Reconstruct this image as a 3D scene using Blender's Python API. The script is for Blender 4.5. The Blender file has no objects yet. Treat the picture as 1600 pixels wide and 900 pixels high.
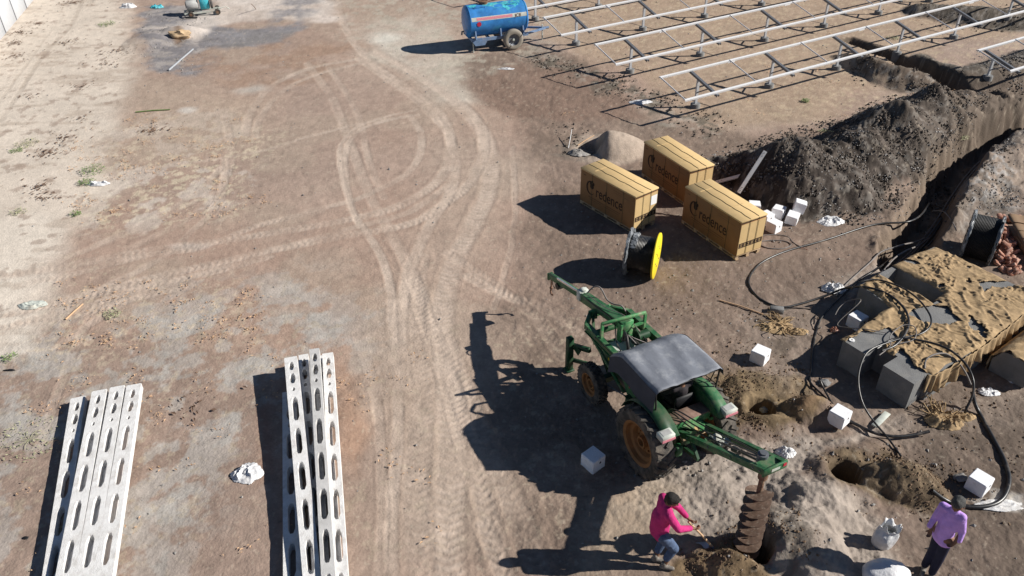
import bpy, bmesh, math, random
import numpy as np
from mathutils import Vector, Matrix

random.seed(7)
S = bpy.context.scene
COL = S.collection

# ------------------------------------------------------------------ camera
CAM_H, FPX, PITCH, ROLL = 11.0, 1250.0, math.radians(35.47), math.radians(-1.0)
SUN_EL, SUN_AZ = 0.565, 3.125            # elevation, and the heading in which shadows fall
_F = np.array([0, math.cos(PITCH), -math.sin(PITCH)])
_R = np.array([1.0, 0, 0]); _U = np.cross(_R, _F)
_R, _U = math.cos(ROLL)*_R + math.sin(ROLL)*_U, math.cos(ROLL)*_U - math.sin(ROLL)*_R
cam = bpy.data.cameras.new('camera'); cam_o = bpy.data.objects.new('camera', cam); COL.objects.link(cam_o)
cam.sensor_width = 36; cam.lens = 36*FPX/1600; cam.clip_start = 0.1; cam.clip_end = 3000
cam_o.matrix_world = Matrix(((_R[0], _U[0], -_F[0], 0), (_R[1], _U[1], -_F[1], 0), (_R[2], _U[2], -_F[2], CAM_H), (0, 0, 0, 1)))
S.camera = cam_o

# ------------------------------------------------------------------ light
SUN_DIR = Vector((-math.cos(SUN_AZ)*math.cos(SUN_EL), -math.sin(SUN_AZ)*math.cos(SUN_EL), math.sin(SUN_EL)))
world = bpy.data.worlds.new('World'); S.world = world; world.use_nodes = True
wn = world.node_tree; bg = wn.nodes['Background']
sky = wn.nodes.new('ShaderNodeTexSky'); sky.sky_type = 'NISHITA'; sky.sun_disc = False
sky.sun_elevation = SUN_EL; sky.sun_rotation = math.atan2(SUN_DIR.x, SUN_DIR.y)
sky.air_density = 0.85; sky.dust_density = 0.05; sky.altitude = 2000
wn.links.new(sky.outputs[0], bg.inputs[0]); bg.inputs[1].default_value = 0.05
sl = bpy.data.lights.new('sun', 'SUN'); sl.energy = 5.0; sl.angle = math.radians(0.5); sl.color = (1.0, 0.955, 0.88)
so = bpy.data.objects.new('sun', sl); COL.objects.link(so)
so.rotation_euler = SUN_DIR.to_track_quat('Z', 'Y').to_euler()
S.view_settings.view_transform = 'Standard'; S.view_settings.look = 'None'
S.view_settings.exposure = 0.42; S.view_settings.gamma = 1.0

def G(px, py, z=0.0):
    """a sight line of the 1600x900 survey picture met with the level z -> a point of the site"""
    d = _F + _R*(px-800)/FPX - _U*(py-450)/FPX
    s = (z-CAM_H)/d[2]
    return (float(d[0]*s), float(d[1]*s), float(z))

# ------------------------------------------------------------------ noise
def _hash(ix, iy, seed):
    n = (ix.astype(np.int64)*374761393 + iy.astype(np.int64)*668265263 + seed*1274126177) & 0x7fffffff
    n = ((n ^ (n >> 13))*1274126177) & 0x7fffffff
    n = n ^ (n >> 16)
    return (n & 0xffffff)/float(0xffffff)
def vnoise(x, y, seed=0):
    ix = np.floor(x); iy = np.floor(y); fx = x-ix; fy = y-iy
    fx = fx*fx*(3-2*fx); fy = fy*fy*(3-2*fy)
    a = _hash(ix, iy, seed); b = _hash(ix+1, iy, seed); c = _hash(ix, iy+1, seed); d = _hash(ix+1, iy+1, seed)
    return a+(b-a)*fx+(c-a)*fy+(a-b-c+d)*fx*fy
def fbm(x, y, sc, octs=4, seed=0, gain=.5):
    """0..1 around .5; sc = size in metres of the largest lumps"""
    x = np.asarray(x, float)/sc; y = np.asarray(y, float)/sc; v = 0; a = 1; t = 0
    for o in range(octs):
        v = v + a*vnoise(x+17.3*o, y-9.1*o, seed+o); t += a; a *= gain
        x, y = 1.6*x+1.2*y, -1.2*x+1.6*y
    return v/t
def ss(a, b, x):
    t = np.clip((x-a)/(b-a), 0, 1); return t*t*(3-2*t)

# ------------------------------------------------------------------ terrain
def W(pts): return [G(p[0], p[1])[:2] for p in pts]
def polydist(x, y, poly):
    """signed distance (inside positive)"""
    x = np.asarray(x, float); y = np.asarray(y, float)
    best = np.full(x.shape, 1e9); ins = np.zeros(x.shape, bool); n = len(poly)
    for i in range(n):
        ax, ay = poly[i]; bx, by = poly[(i+1) % n]; dx, dy = bx-ax, by-ay
        t = np.clip(((x-ax)*dx+(y-ay)*dy)/(dx*dx+dy*dy+1e-12), 0, 1)
        d = (x-ax-t*dx)**2+(y-ay-t*dy)**2; best = np.minimum(best, d)
        c = (ay > y) != (by > y)
        with np.errstate(divide='ignore', invalid='ignore'):
            ins ^= c & (x < (bx-ax)*(y-ay)/((by-ay) if by != ay else 1e-9)+ax)
    return np.where(ins, 1, -1)*np.sqrt(best)
def linedist(x, y, pts, attrs=None):
    """distance, arc length, side offset and interpolated attributes along a polyline"""
    x = np.asarray(x, float); y = np.asarray(y, float)
    best = np.full(x.shape, 1e9); s = np.zeros(x.shape); off = np.zeros(x.shape)
    A = [np.zeros(x.shape) for _ in (attrs[0] if attrs else ())]; L = 0
    for i in range(len(pts)-1):
        ax, ay = pts[i][:2]; bx, by = pts[i+1][:2]; dx, dy = bx-ax, by-ay; l = math.hypot(dx, dy)
        t = np.clip(((x-ax)*dx+(y-ay)*dy)/(l*l), 0, 1)
        d = np.sqrt((x-ax-t*dx)**2+(y-ay-t*dy)**2); m = d < best
        best = np.where(m, d, best); s = np.where(m, L+t*l, s)
        off = np.where(m, ((x-ax)*dy-(y-ay)*dx)/l, off)
        for k in range(len(A)): A[k] = np.where(m, attrs[i][k]+(attrs[i+1][k]-attrs[i][k])*t, A[k])
        L += l
    return best, s, off, A
def smooth_line(pts, n=4):
    P = [np.array(p, float) for p in pts]; out = []
    for i in range(len(P)-1):
        a = P[max(i-1, 0)]; b = P[i]; c = P[i+1]; d = P[min(i+2, len(P)-1)]
        for k in range(n):
            t = k/n
            out.append(.5*((2*b)+(c-a)*t+(2*a-5*b+4*c-d)*t*t+(3*b-a-3*c+d)*t**3))
    out.append(P[-1]); return [tuple(float(v) for v in p) for p in out]

RIDGE = [(1112, 260, .6, .25), (1165, 270, 1.2, .85), (1215, 284, 1.7, 1.25), (1245, 290, 2.0, 1.55), (1285, 292, 1.7, 1.10), (1318, 275, 1.5, .75), (1355, 245, 1.8, 1.10), (1392, 225, 1.9, 1.25), (1425, 200, 1.5, .85), (1452, 185, 1.5, 1.0), (1500, 168, 1.2, .5), (1560, 160, .9, .3)]
RIDGE_W = W(RIDGE); RIDGE_A = [(r[2], r[3]) for r in RIDGE]
TRENCH = [(1690, 158, .62, 1.1), (1610, 180, .62, 1.1), (1560, 202, .62, 1.1), (1520, 232, .56, 1.1), (1486, 268, .54, 1.1), (1461, 312, .55, 1.1), (1440, 350, .60, 1.05), (1416, 390, .6, .8), (1398, 412, .4, .3)]
TRENCH_W = W(TRENCH); TRENCH_A = [(r[2], r[3]) for r in TRENCH]
BANK = [(1760, 185, 1.5, 1.5), (1690, 200, 1.4, 1.1), (1625, 212, 1.2, .5), (1578, 238, 1.1, .45), (1536, 276, .95, .42), (1506, 318, .75, .34), (1486, 350, .6, .22)]  # the high end beyond the right edge is added to shade the trench
BANK_W = W(BANK); BANK_A = [(r[2], r[3]) for r in BANK]
T2 = [(1330, 62, .35, .25), (1395, 88, .5, .5), (1455, 118, .55, .6), (1510, 148, .55, .55), (1560, 160, .3, .2)]
T2_W = W(T2); T2_A = [(r[2], r[3]) for r in T2]
B2 = [(1322, 92, .5, .2), (1365, 112, .9, .5), (1415, 128, 1.0, .45), (1450, 140, .6, .2)]
B2_W = W(B2); B2_A = [(r[2], r[3]) for r in B2]
B3 = [(1440, 92, .4, .15), (1500, 125, .8, .35), (1560, 118, 1.2, .35), (1640, 100, 1.4, .4)]
B3_W = W(B3); B3_A = [(r[2], r[3]) for r in B3]
B4 = [(1440, 20, .9, .35), (1520, 28, 1.3, .5), (1600, 34, 1.4, .45), (1700, 20, 1.4, .4)]
B4_W = W(B4); B4_A = [(r[2], r[3]) for r in B4]
# mounds: px, py, rx, ry, height, rotation
MOUNDS = [(1375, 225, .9, .8, .30, 0), (1298, 270, .9, .7, .22, 0), (1448, 180, .7, .6, .28, 0), (1340, 262, .7, .6, .28, .5), (1415, 238, .6, .9, .25, .3), (1200, 285, .8, .6, .25, 0), (1267, 645, .55, .45, .40, 0), (1200, 665, 1.0, .35, .14, 0), (1155, 625, .45, .6, .13, 0), (1200, 600, 1.0, .3, .13, 0),
          (1410, 756, .75, .50, .46, -.3), (1290, 745, .4, .5, .12, 0), (1340, 775, .8, .3, .12, 0), (1350, 700, .8, .3, .10, 0),
          (1250, 855, .75, .95, .42, .3), (1255, 770, .6, .5, .18, 0), (1290, 800, .7, .6, .22, 0), (1125, 885, .55, .35, .20, 0), (1120, 760, .5, .4, .08, 0),
          (1090, 860, .25, .2, .08, 0), (1160, 900, .5, .3, .18, 0), (1320, 880, .8, .6, .12, 0),
          (545, 655, .5, 1.0, .07, 0), (290, 52, 1.1, .7, .28, 0), (240, 62, 1.2, 1.8, .18, 0), (1478, 350, .4, .5, .25, 0)]
HOLES = [(1189, 641, .25, 1.0), (1319, 741, .27, 1.1), (1177, 862, .28, 1.0), (1386, 383, .22, .5)]
_M = [(G(m[0], m[1])[:2], m) for m in MOUNDS]; _Hh = [(G(h[0], h[1])[:2], h) for h in HOLES]
SANDM = G(952, 232)
FOUND_PAD = W([(1240, 560), (1300, 500), (1340, 430), (1460, 395), (1600, 440), (1680, 520), (1560, 620), (1440, 660), (1300, 620)])

def lineheight(x, y, pts, attrs, p=1.9):
    d, s, off, (w, h) = linedist(x, y, pts, attrs)
    return h*np.clip(1-(d/w)**p, 0, 1)**1.25
def height(x, y, fine=True):
    x = np.asarray(x, float); y = np.asarray(y, float)
    wx = x + (fbm(x, y, 1.1, 3, 11)-.5)*.7; wy = y + (fbm(x, y, 1.1, 3, 12)-.5)*.7
    z = (fbm(x, y, 9, 3, 1)-.5)*.10
    ridge = lineheight(wx, wy, RIDGE_W, RIDGE_A); z = z + ridge*(.66+.38*fbm(x, y, 1.3, 3, 31))
    tw = x + (fbm(x, y, .5, 2, 13)-.5)*.25; ty = y + (fbm(x, y, .5, 2, 14)-.5)*.25
    d, s, off, (w, h) = linedist(tw, ty, TRENCH_W, TRENCH_A)
    tr = ss(w*1.25, w*.40, d+(fbm(x, y, .35, 3, 17)-.5)*.30); z = z*(1-tr) - tr*h
    z = z + lineheight(wx, wy, BANK_W, BANK_A)*(1-tr)
    z = z + lineheight(wx, wy, B2_W, B2_A) + lineheight(wx, wy, B3_W, B3_A) + lineheight(wx, wy, B4_W, B4_A)
    d, s, off, (w, h) = linedist(tw, ty, T2_W, T2_A); z = z - ss(w, w*.3, d)*h
    qx = x + (fbm(x, y, .3, 3, 15)-.5)*.22; qy = y + (fbm(x, y, .3, 3, 16)-.5)*.22
    for (cx, cy), m in _M:
        c, s_ = math.cos(m[5]), math.sin(m[5]); dx = qx-cx; dy = qy-cy
        r = np.sqrt(((dx*c+dy*s_)/m[2])**2+((-dx*s_+dy*c)/m[3])**2)
        z = z + m[4]*np.clip(1-r**1.7, 0, 1)
    # sand mound left by an auger: steep on its west side, with a pit there
    dx = x-SANDM[0]; dy = y-SANDM[1]
    r = np.sqrt((np.where(dx < 0, dx/.45, dx/1.3))**2+(dy/.95)**2); z = z + .54*np.clip(1-r**1.6, 0, 1)
    rp = np.sqrt(((dx+.62)/.42)**2+((dy-.05)/.5)**2); z = z - .20*ss(1, .5, rp)
    for (cx, cy), h in _Hh:
        r = np.sqrt((qx*.2+x*.8-cx)**2+(qy*.2+y*.8-cy)**2)
        z = z + .07*np.exp(-((r-h[2]*1.5)/.13)**2) - h[3]*ss(h[2]*1.12, h[2]*.85, r)
    return z
def zg(x, y): return float(height(np.array([x]), np.array([y]))[0])
def on(px, py, dz=0.0):
    """ground point under a sight line, following the relief"""
    z = 0.0
    for _ in range(12):
        p = G(px, py, z); z = .5*z + .5*zg(p[0], p[1])
    return (p[0], p[1], zg(p[0], p[1])+dz)

# ------------------------------------------------------------------ helpers
def tag(o, label=None, cat=None, group=None, kind=None):
    if label: o['label'] = label
    if cat: o['category'] = cat
    if group: o['group'] = group
    if kind: o['kind'] = kind
    return o
def empty(name, loc, rz=0.0, label=None, cat=None, group=None):
    o = bpy.data.objects.new(name, None); COL.objects.link(o); o.location = loc; o.rotation_euler = (0, 0, rz)
    o.empty_display_size = .2
    return tag(o, label, cat, group)
def copy_tree(o, parent=None):
    c = o.copy(); COL.objects.link(c)
    if parent is not None: c.parent = parent
    for ch in list(o.children): copy_tree(ch, c)
    return c
class MB:
    def __init__(s): s.v = []; s.f = []; s.sm = []; s.mi = []
    def add(s, vs, fs, smooth=False, mi=0):
        b = len(s.v); s.v += [tuple(map(float, v)) for v in vs]
        for f in fs: s.f.append(tuple(b+i for i in f)); s.sm.append(smooth); s.mi.append(mi)
        return s
    def box(s, c, d, rz=0.0, mi=0, M=None):
        x, y, z = d[0]/2, d[1]/2, d[2]/2
        vs = [Vector((i*x, j*y, k*z)) for i in (-1, 1) for j in (-1, 1) for k in (-1, 1)]
        m = M if M is not None else Matrix.Rotation(rz, 3, 'Z')
        return s.add([m @ v+Vector(c) for v in vs], [(0, 1, 3, 2), (4, 6, 7, 5), (0, 4, 5, 1), (2, 3, 7, 6), (0, 2, 6, 4), (1, 5, 7, 3)], False, mi)
    def bevbox(s, c, d, b=.01, rz=0.0, mi=0, M=None):
        """box with chamfered edges"""
        x, y, z = d[0]/2, d[1]/2, d[2]/2; bm = bmesh.new(); bmesh.ops.create_cube(bm, size=1)
        for v in bm.verts: v.co = Vector((v.co.x*d[0], v.co.y*d[1], v.co.z*d[2]))
        bmesh.ops.bevel(bm, geom=list(bm.edges), offset=b, segments=1, affect='EDGES')
        m = M if M is not None else Matrix.Rotation(rz, 3, 'Z')
        bm.verts.index_update()
        s.add([m @ v.co+Vector(c) for v in bm.verts], [[v.index for v in f.verts] for f in bm.faces], False, mi); bm.free(); return s
    def beam(s, p, q, w, h, up=(0, 0, 1), mi=0, bev=0):
        p = Vector(p); q = Vector(q); x = (q-p); L = x.length; x.normalize(); y = Vector(up).cross(x)
        if y.length < 1e-5: y = Vector((0, 1, 0)).cross(x)
        y.normalize(); z = x.cross(y); M = Matrix((x, y, z)).transposed()
        return (s.bevbox((p+q)/2, (L, w, h), bev, M=M, mi=mi) if bev else s.box((p+q)/2, (L, w, h), M=M, mi=mi))
    def channel(s, p, q, w, h, t=.01, up=(0, 0, 1), mi=0):
        """U section, open towards -up"""
        p = Vector(p); q = Vector(q); x = (q-p).normalized(); y = Vector(up).cross(x).normalized(); z = x.cross(y)
        s.beam(p+z*(h/2-t/2), q+z*(h/2-t/2), w, t, up, mi)
        for k in (-1, 1): s.beam(p+y*k*(w/2-t/2)-z*(t/2+.001), q+y*k*(w/2-t/2)-z*(t/2+.001), t, h-t, up, mi)
        return s
    def tube(s, pts, r, n=8, cap=True, mi=0, closed=False):
        P = [Vector(p) for p in pts]; N = len(P); rr = r if isinstance(r, (list, tuple)) else [r]*N
        vs = []; prev = None
        for i in range(N):
            a = P[(i-1) % N] if (closed or i > 0) else P[i]; b = P[(i+1) % N] if (closed or i < N-1) else P[i]
            t = (b-a).normalized()
            if prev is None:
                u = t.orthogonal().normalized()
            else:
                u = (prev-t*prev.dot(t)); u = u.normalized() if u.length > 1e-6 else t.orthogonal().normalized()
            prev = u; w = t.cross(u)
            for k in range(n):
                an = 2*math.pi*k/n; vs.append(P[i]+(u*math.cos(an)+w*math.sin(an))*rr[i])
        fs = []
        for i in range(N if closed else N-1):
            j = (i+1) % N
            for k in range(n): fs.append((i*n+k, i*n+(k+1) % n, j*n+(k+1) % n, j*n+k))
        if cap and not closed: fs.append(tuple(range(n))[::-1]); fs.append(tuple((N-1)*n+k for k in range(n)))
        return s.add(vs, fs, True, mi)
    def cyl(s, p, q, r, n=16, r2=None, mi=0): return s.tube([p, q], [r, r if r2 is None else r2], n, mi=mi)
    def lathe(s, prof, M=None, n=24, mi=0, closed=False, smooth=True):
        """prof: (radius, height) turned about local z, then placed with the 4x4 M"""
        M = M or Matrix.Identity(4); vs = []; N = len(prof)
        for (r, h) in prof:
            for k in range(n): an = 2*math.pi*k/n; vs.append(M @ Vector((r*math.cos(an), r*math.sin(an), h)))
        fs = []
        for i in range(N if closed else N-1):
            j = (i+1) % N
            for k in range(n): fs.append((i*n+k, i*n+(k+1) % n, j*n+(k+1) % n, j*n+k))
        return s.add(vs, fs, smooth, mi)
    def prism(s, outline, z0, z1, M=None, mi=0):
        M = M or Matrix.Identity(4); n = len(outline)
        vs = [M @ Vector((x, y, z0)) for x, y in outline]+[M @ Vector((x, y, z1)) for x, y in outline]
        fs = [tuple(range(n))[::-1], tuple(range(n, 2*n))]+[(i, (i+1) % n, n+(i+1) % n, n+i) for i in range(n)]
        return s.add(vs, fs, False, mi)
    def blob(s, c, r, seed=0, amp=.25, sub=2, flat=1.0, mi=0, sc=1.0, smooth=True):
        bm = bmesh.new(); bmesh.ops.create_icosphere(bm, subdivisions=sub, radius=1)
        rx, ry, rz = r if isinstance(r, (tuple, list)) else (r, r, r); rs = random.Random(seed); off = Vector((rs.uniform(0, 50), rs.uniform(0, 50), rs.uniform(0, 50)))
        from mathutils import noise
        for v in bm.verts:
            k = 1+amp*noise.noise(v.co*1.9*sc+off)*2+amp*.7*noise.noise(v.co*5*sc+off)
            v.co = Vector((v.co.x*rx*k, v.co.y*ry*k, v.co.z*rz*k*(flat if v.co.z < 0 else 1)))+Vector(c)
        bm.verts.index_update(); s.add([v.co for v in bm.verts], [[v.index for v in f.verts] for f in bm.faces], smooth, mi); bm.free(); return s
    def build(s, name, mats, parent=None, loc=None, rz=None):
        me = bpy.data.meshes.new(name); me.from_pydata(s.v, [], s.f)
        for m in (mats if isinstance(mats, (list, tuple)) else [mats]): me.materials.append(m)
        me.polygons.foreach_set('use_smooth', s.sm); me.polygons.foreach_set('material_index', s.mi)
        me.update(); bm = bmesh.new(); bm.from_mesh(me); bmesh.ops.recalc_face_normals(bm, faces=list(bm.faces)); bm.to_mesh(me); bm.free()
        me.set_sharp_from_angle(angle=math.radians(48))
        o = bpy.data.objects.new(name, me); COL.objects.link(o)
        if parent is not None: o.parent = parent
        if loc is not None: o.location = loc
        if rz is not None: o.rotation_euler = (0, 0, rz)
        return o
def bake(o, mods):
    """apply modifiers to a mesh object without operators"""
    for kind, kw in mods:
        m = o.modifiers.new(kind, kind)
        for k, v in kw.items(): setattr(m, k, v)
    dg = bpy.context.evaluated_depsgraph_get(); dg.update()
    me = bpy.data.meshes.new_from_object(o.evaluated_get(dg)); o.modifiers.clear(); old = o.data; o.data = me
    if old.users == 0: bpy.data.meshes.remove(old)
    return o

# ------------------------------------------------------------------ materials
def mat(name, col, rough=.7, metal=0.0, var=.18, sc=6.0, bump=.0, bsc=40.0, dirt=None, damt=.35, dsc=3.0, spec=.3):
    m = bpy.data.materials.new(name); m.use_nodes = True; nt = m.node_tree; N = nt.nodes; L = nt.links
    b = N['Principled BSDF']; b.inputs['Roughness'].default_value = rough; b.inputs['Metallic'].default_value = metal
    b.inputs['Specular IOR Level'].default_value = spec
    tc = N.new('ShaderNodeTexCoord'); n1 = N.new('ShaderNodeTexNoise'); n1.inputs['Scale'].default_value = sc; n1.inputs['Detail'].default_value = 6
    n1.inputs['Roughness'].default_value = .65; L.new(tc.outputs['Object'], n1.inputs['Vector'])
    r = N.new('ShaderNodeMapRange'); r.inputs[1].default_value = .3; r.inputs[2].default_value = .7; r.inputs[3].default_value = 1-var; r.inputs[4].default_value = 1+var
    L.new(n1.outputs['Fac'], r.inputs[0])
    mx = N.new('ShaderNodeVectorMath'); mx.operation = 'SCALE'; mx.inputs[0].default_value = col[:3]; L.new(r.outputs[0], mx.inputs['Scale'])
    out = mx.outputs[0]
    if dirt:
        n2 = N.new('ShaderNodeTexNoise'); n2.inputs['Scale'].default_value = dsc; n2.inputs['Detail'].default_value = 8; n2.inputs['Roughness'].default_value = .7
        L.new(tc.outputs['Object'], n2.inputs['Vector'])
        r2 = N.new('ShaderNodeMapRange'); r2.inputs[1].default_value = .62-damt*.4; r2.inputs[2].default_value = .72; r2.inputs[3].default_value = 0; r2.inputs[4].default_value = min(1, .5+damt)
        L.new(n2.outputs['Fac'], r2.inputs[0])
        mm = N.new('ShaderNodeMix'); mm.data_type = 'RGBA'; L.new(r2.outputs[0], mm.inputs[0]); L.new(out, mm.inputs[6]); mm.inputs[7].default_value = (*dirt, 1); out = mm.outputs[2]
    L.new(out, b.inputs['Base Color'])
    if bump:
        nb = N.new('ShaderNodeTexNoise'); nb.inputs['Scale'].default_value = bsc; nb.inputs['Detail'].default_value = 4; L.new(tc.outputs['Object'], nb.inputs['Vector'])
        bp = N.new('ShaderNodeBump'); bp.inputs['Strength'].default_value = bump; bp.inputs['Distance'].default_value = .02
        L.new(nb.outputs['Fac'], bp.inputs['Height']); L.new(bp.outputs[0], b.inputs['Normal'])
    return m
DUST = (.33, .25, .19)
M = dict(
    green=mat('green paint', (.030, .135, .055), .5, var=.35, dirt=(.16, .15, .105), damt=.42, dsc=6),
    lgreen=mat('faded green paint', (.07, .27, .10), .5, var=.25, dirt=DUST, damt=.4, dsc=6),
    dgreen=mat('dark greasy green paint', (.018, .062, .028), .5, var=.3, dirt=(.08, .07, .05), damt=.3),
    yellow=mat('yellow rim paint', (.27, .125, .045), .5, var=.2, dirt=(.25, .13, .06), damt=.35, dsc=8),
    yellow2=mat('bright yellow paint', (.85, .66, .03), .5, var=.08, dirt=(.6, .45, .08), damt=.1),
    tyre=mat('dusty tyre rubber', (.040, .038, .036), .85, var=.3, dirt=(.20, .17, .14), damt=.5, dsc=5, bump=.3),
    tyre2=mat('pale dusty tyre rubber', (.28, .25, .21), .9, var=.2, dirt=(.10, .09, .08), damt=.2, dsc=6),
    black=mat('black plastic', (.012, .012, .014), .6, var=.4, dirt=(.06, .055, .05), damt=.1, spec=.4),
    bhose=mat('black cable sheath', (.018, .018, .02), .36, var=.3, dirt=(.22, .19, .16), damt=.25, dsc=4, spec=.5),
    ghose=mat('dusty grey cable sheath', (.20, .18, .17), .6, var=.3, dirt=(.05, .05, .05), damt=.3, dsc=4),
    wrap=mat('torn plastic film', (.10, .11, .12), .3, var=.6, sc=14, dirt=(.35, .37, .4), damt=.45, dsc=9, bump=.6, spec=.5),
    rubber=mat('black metal', (.02, .02, .02), .5, var=.3, dirt=(.1, .09, .07), damt=.3),
    steel=mat('galvanised steel', (.50, .52, .55), .42, .35, var=.12, sc=14),
    whitesteel=mat('bright galvanised rail', (.72, .72, .73), .5, .1, var=.08, sc=10),
    darksteel=mat('dull steel', (.16, .17, .19), .5, .4, var=.2),
    rust=mat('rusty soil caked steel', (.16, .085, .055), .8, var=.35, sc=18, dirt=(.30, .22, .15), damt=.45, dsc=12, bump=.5),
    blade=mat('worn auger blade', (.145, .095, .070), .6, .1, var=.35, sc=14, dirt=(.38, .31, .25), damt=.22, dsc=16),
    mud=mat('packed dark soil', (.075, .048, .032), .95, var=.4, sc=14, bump=.6),
    rod=mat('polished rod', (.7, .7, .7), .25, .8),
    card=mat('brown cardboard', (.30, .160, .068), .8, var=.07, sc=3, dirt=(.25, .13, .055), damt=.2, dsc=2),  # same cardboard, with the shade of the long sides put into its colour
    cardtop=mat('pale cardboard lid', (.62, .44, .215), .8, var=.08, sc=4, dirt=(.50, .34, .16), damt=.25, dsc=2),  # same cardboard, kept pale for the sunlit lid and ends
    print=mat('dark brown print', (.052, .030, .019), .8, var=.2),
    fineprint=mat('fine brown print', (.16, .088, .042), .8, var=.25, sc=30),
    strap=mat('green strap', (.10, .11, .06), .5, var=.1),
    wood=mat('pale pallet wood', (.50, .36, .22), .8, var=.2, sc=12, dirt=(.3, .2, .12), damt=.3),
    wood2=mat('tool handle wood', (.55, .36, .22), .7, var=.15, sc=15),
    paper=mat('white paper', (.82, .82, .82), .8, var=.04),
    conc=mat('pale precast concrete', (.76, .75, .74), .85, var=.10, sc=7, dirt=(.50, .47, .44), damt=.38, dsc=5, bump=.5, bsc=70),
    conc2=mat('greyer precast concrete', (.55, .54, .53), .85, var=.12, sc=7, dirt=(.42, .41, .40), damt=.3, dsc=3, bump=.4, bsc=70),
    conc3=mat('foundation concrete', (.19, .19, .19), .85, var=.16, sc=4, dirt=(.27, .26, .24), damt=.3, dsc=2.5, bump=.5, bsc=50),
    wallw=mat('white wall panel', (.50, .515, .54), .8, var=.05, dirt=(.55, .5, .45), damt=.1),
    white=mat('white cube paint', (.87, .87, .89), .75, var=.05, sc=12, dirt=(.50, .44, .38), damt=.14, dsc=9, bump=.3),
    bag=mat('white plastic film', (.66, .66, .67), .45, var=.15, sc=9, dirt=(.45, .41, .37), damt=.15, bump=.6, bsc=18),
    burlap=mat('jute sacking', (.39, .275, .155), .95, var=.28, sc=8, dirt=(.17, .115, .065), damt=.35, dsc=5, bump=.25, bsc=60),
    blue=mat('blue tank paint', (.04, .20, .50), .35, var=.3, sc=3, dirt=(.07, .36, .50), damt=.2, dsc=2.2),
    blueframe=mat('blue grey frame paint', (.16, .24, .38), .5, var=.2, dirt=DUST, damt=.15),
    cyan=mat('worn cyan paint', (.06, .42, .50), .5, var=.35, sc=10, dirt=(.3, .45, .45), damt=.3),
    grime=mat('oily engine metal', (.09, .09, .09), .5, .3, var=.5, sc=20, dirt=(.25, .2, .17), damt=.3),
    greypaint=mat('pale grey paint', (.42, .42, .41), .5, var=.2),
    red=mat('red reflector', (.50, .03, .06), .4, var=.2),
    pinkr=mat('faded pink lens', (.60, .22, .26), .5, var=.25, sc=30),
    offw=mat('dusty white paint', (.52, .55, .50), .6, var=.2, sc=12, dirt=DUST, damt=.3),
    brown=mat('worn brown seat cover', (.21, .125, .10), .8, var=.25, sc=12, dirt=DUST, damt=.4),
    flap=mat('dark canvas flap', (.045, .050, .066), .8, var=.2, sc=4),  # canopy canvas with the shade on its sides put into the colour
    canvas=mat('grey canvas', (.19, .203, .235), .65, var=.12, sc=3, dirt=(.36, .37, .39), damt=.3, dsc=4, bump=.3, bsc=8),
    skin=mat('skin', (.20, .105, .065), .6, var=.1),
    hair=mat('black hair', (.02, .016, .014), .6, var=.4, sc=60, bump=.8, bsc=120),
    hairg=mat('greying hair', (.07, .07, .068), .7, var=.4, sc=60, bump=.8, bsc=120),
    pink=mat('magenta shirt cloth', (.47, .028, .16), .85, var=.18, bump=1.0, bsc=11),
    lilac=mat('lilac shirt cloth', (.52, .32, .78), .85, var=.15, bump=1.0, bsc=11),
    jeans=mat('blue jeans', (.075, .11, .19), .85, var=.3, sc=15, bump=.9, bsc=12, dirt=(.22, .26, .33), damt=.2),
    navy=mat('dark navy trousers', (.016, .018, .042), .8, var=.3),
    dark=mat('dark work clothes', (.03, .025, .028), .85, var=.3),
    shoe=mat('dusty shoes', (.20, .18, .16), .8, var=.4, sc=30),
    brick=mat('red clay brick', (.38, .165, .105), .9, var=.3, sc=10, dirt=(.55, .42, .36), damt=.5, dsc=8, bump=.5),
    rustsheet=mat('rust brown roofing sheet', (.27, .18, .11), .8, var=.25, sc=3, dirt=(.18, .11, .07), damt=.35),
    leaf=mat('weed leaves', (.17, .25, .085), .7, var=.3, sc=10),
    leaf2=mat('dry weed leaves', (.36, .36, .22), .8, var=.3, sc=10),
    twig=mat('dry twig', (.16, .10, .07), .9, var=.3),
    clod=mat('dark soil clods', (.085, .068, .055), .95, var=.5, sc=1.5, dirt=(.20, .17, .145), damt=.5, dsc=1.2),
    clod2=mat('brown soil clods', (.17, .115, .075), .95, var=.45, sc=1.5),
    stone=mat('grey pebbles', (.27, .255, .24), .9, var=.5, sc=2.2),
)

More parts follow.
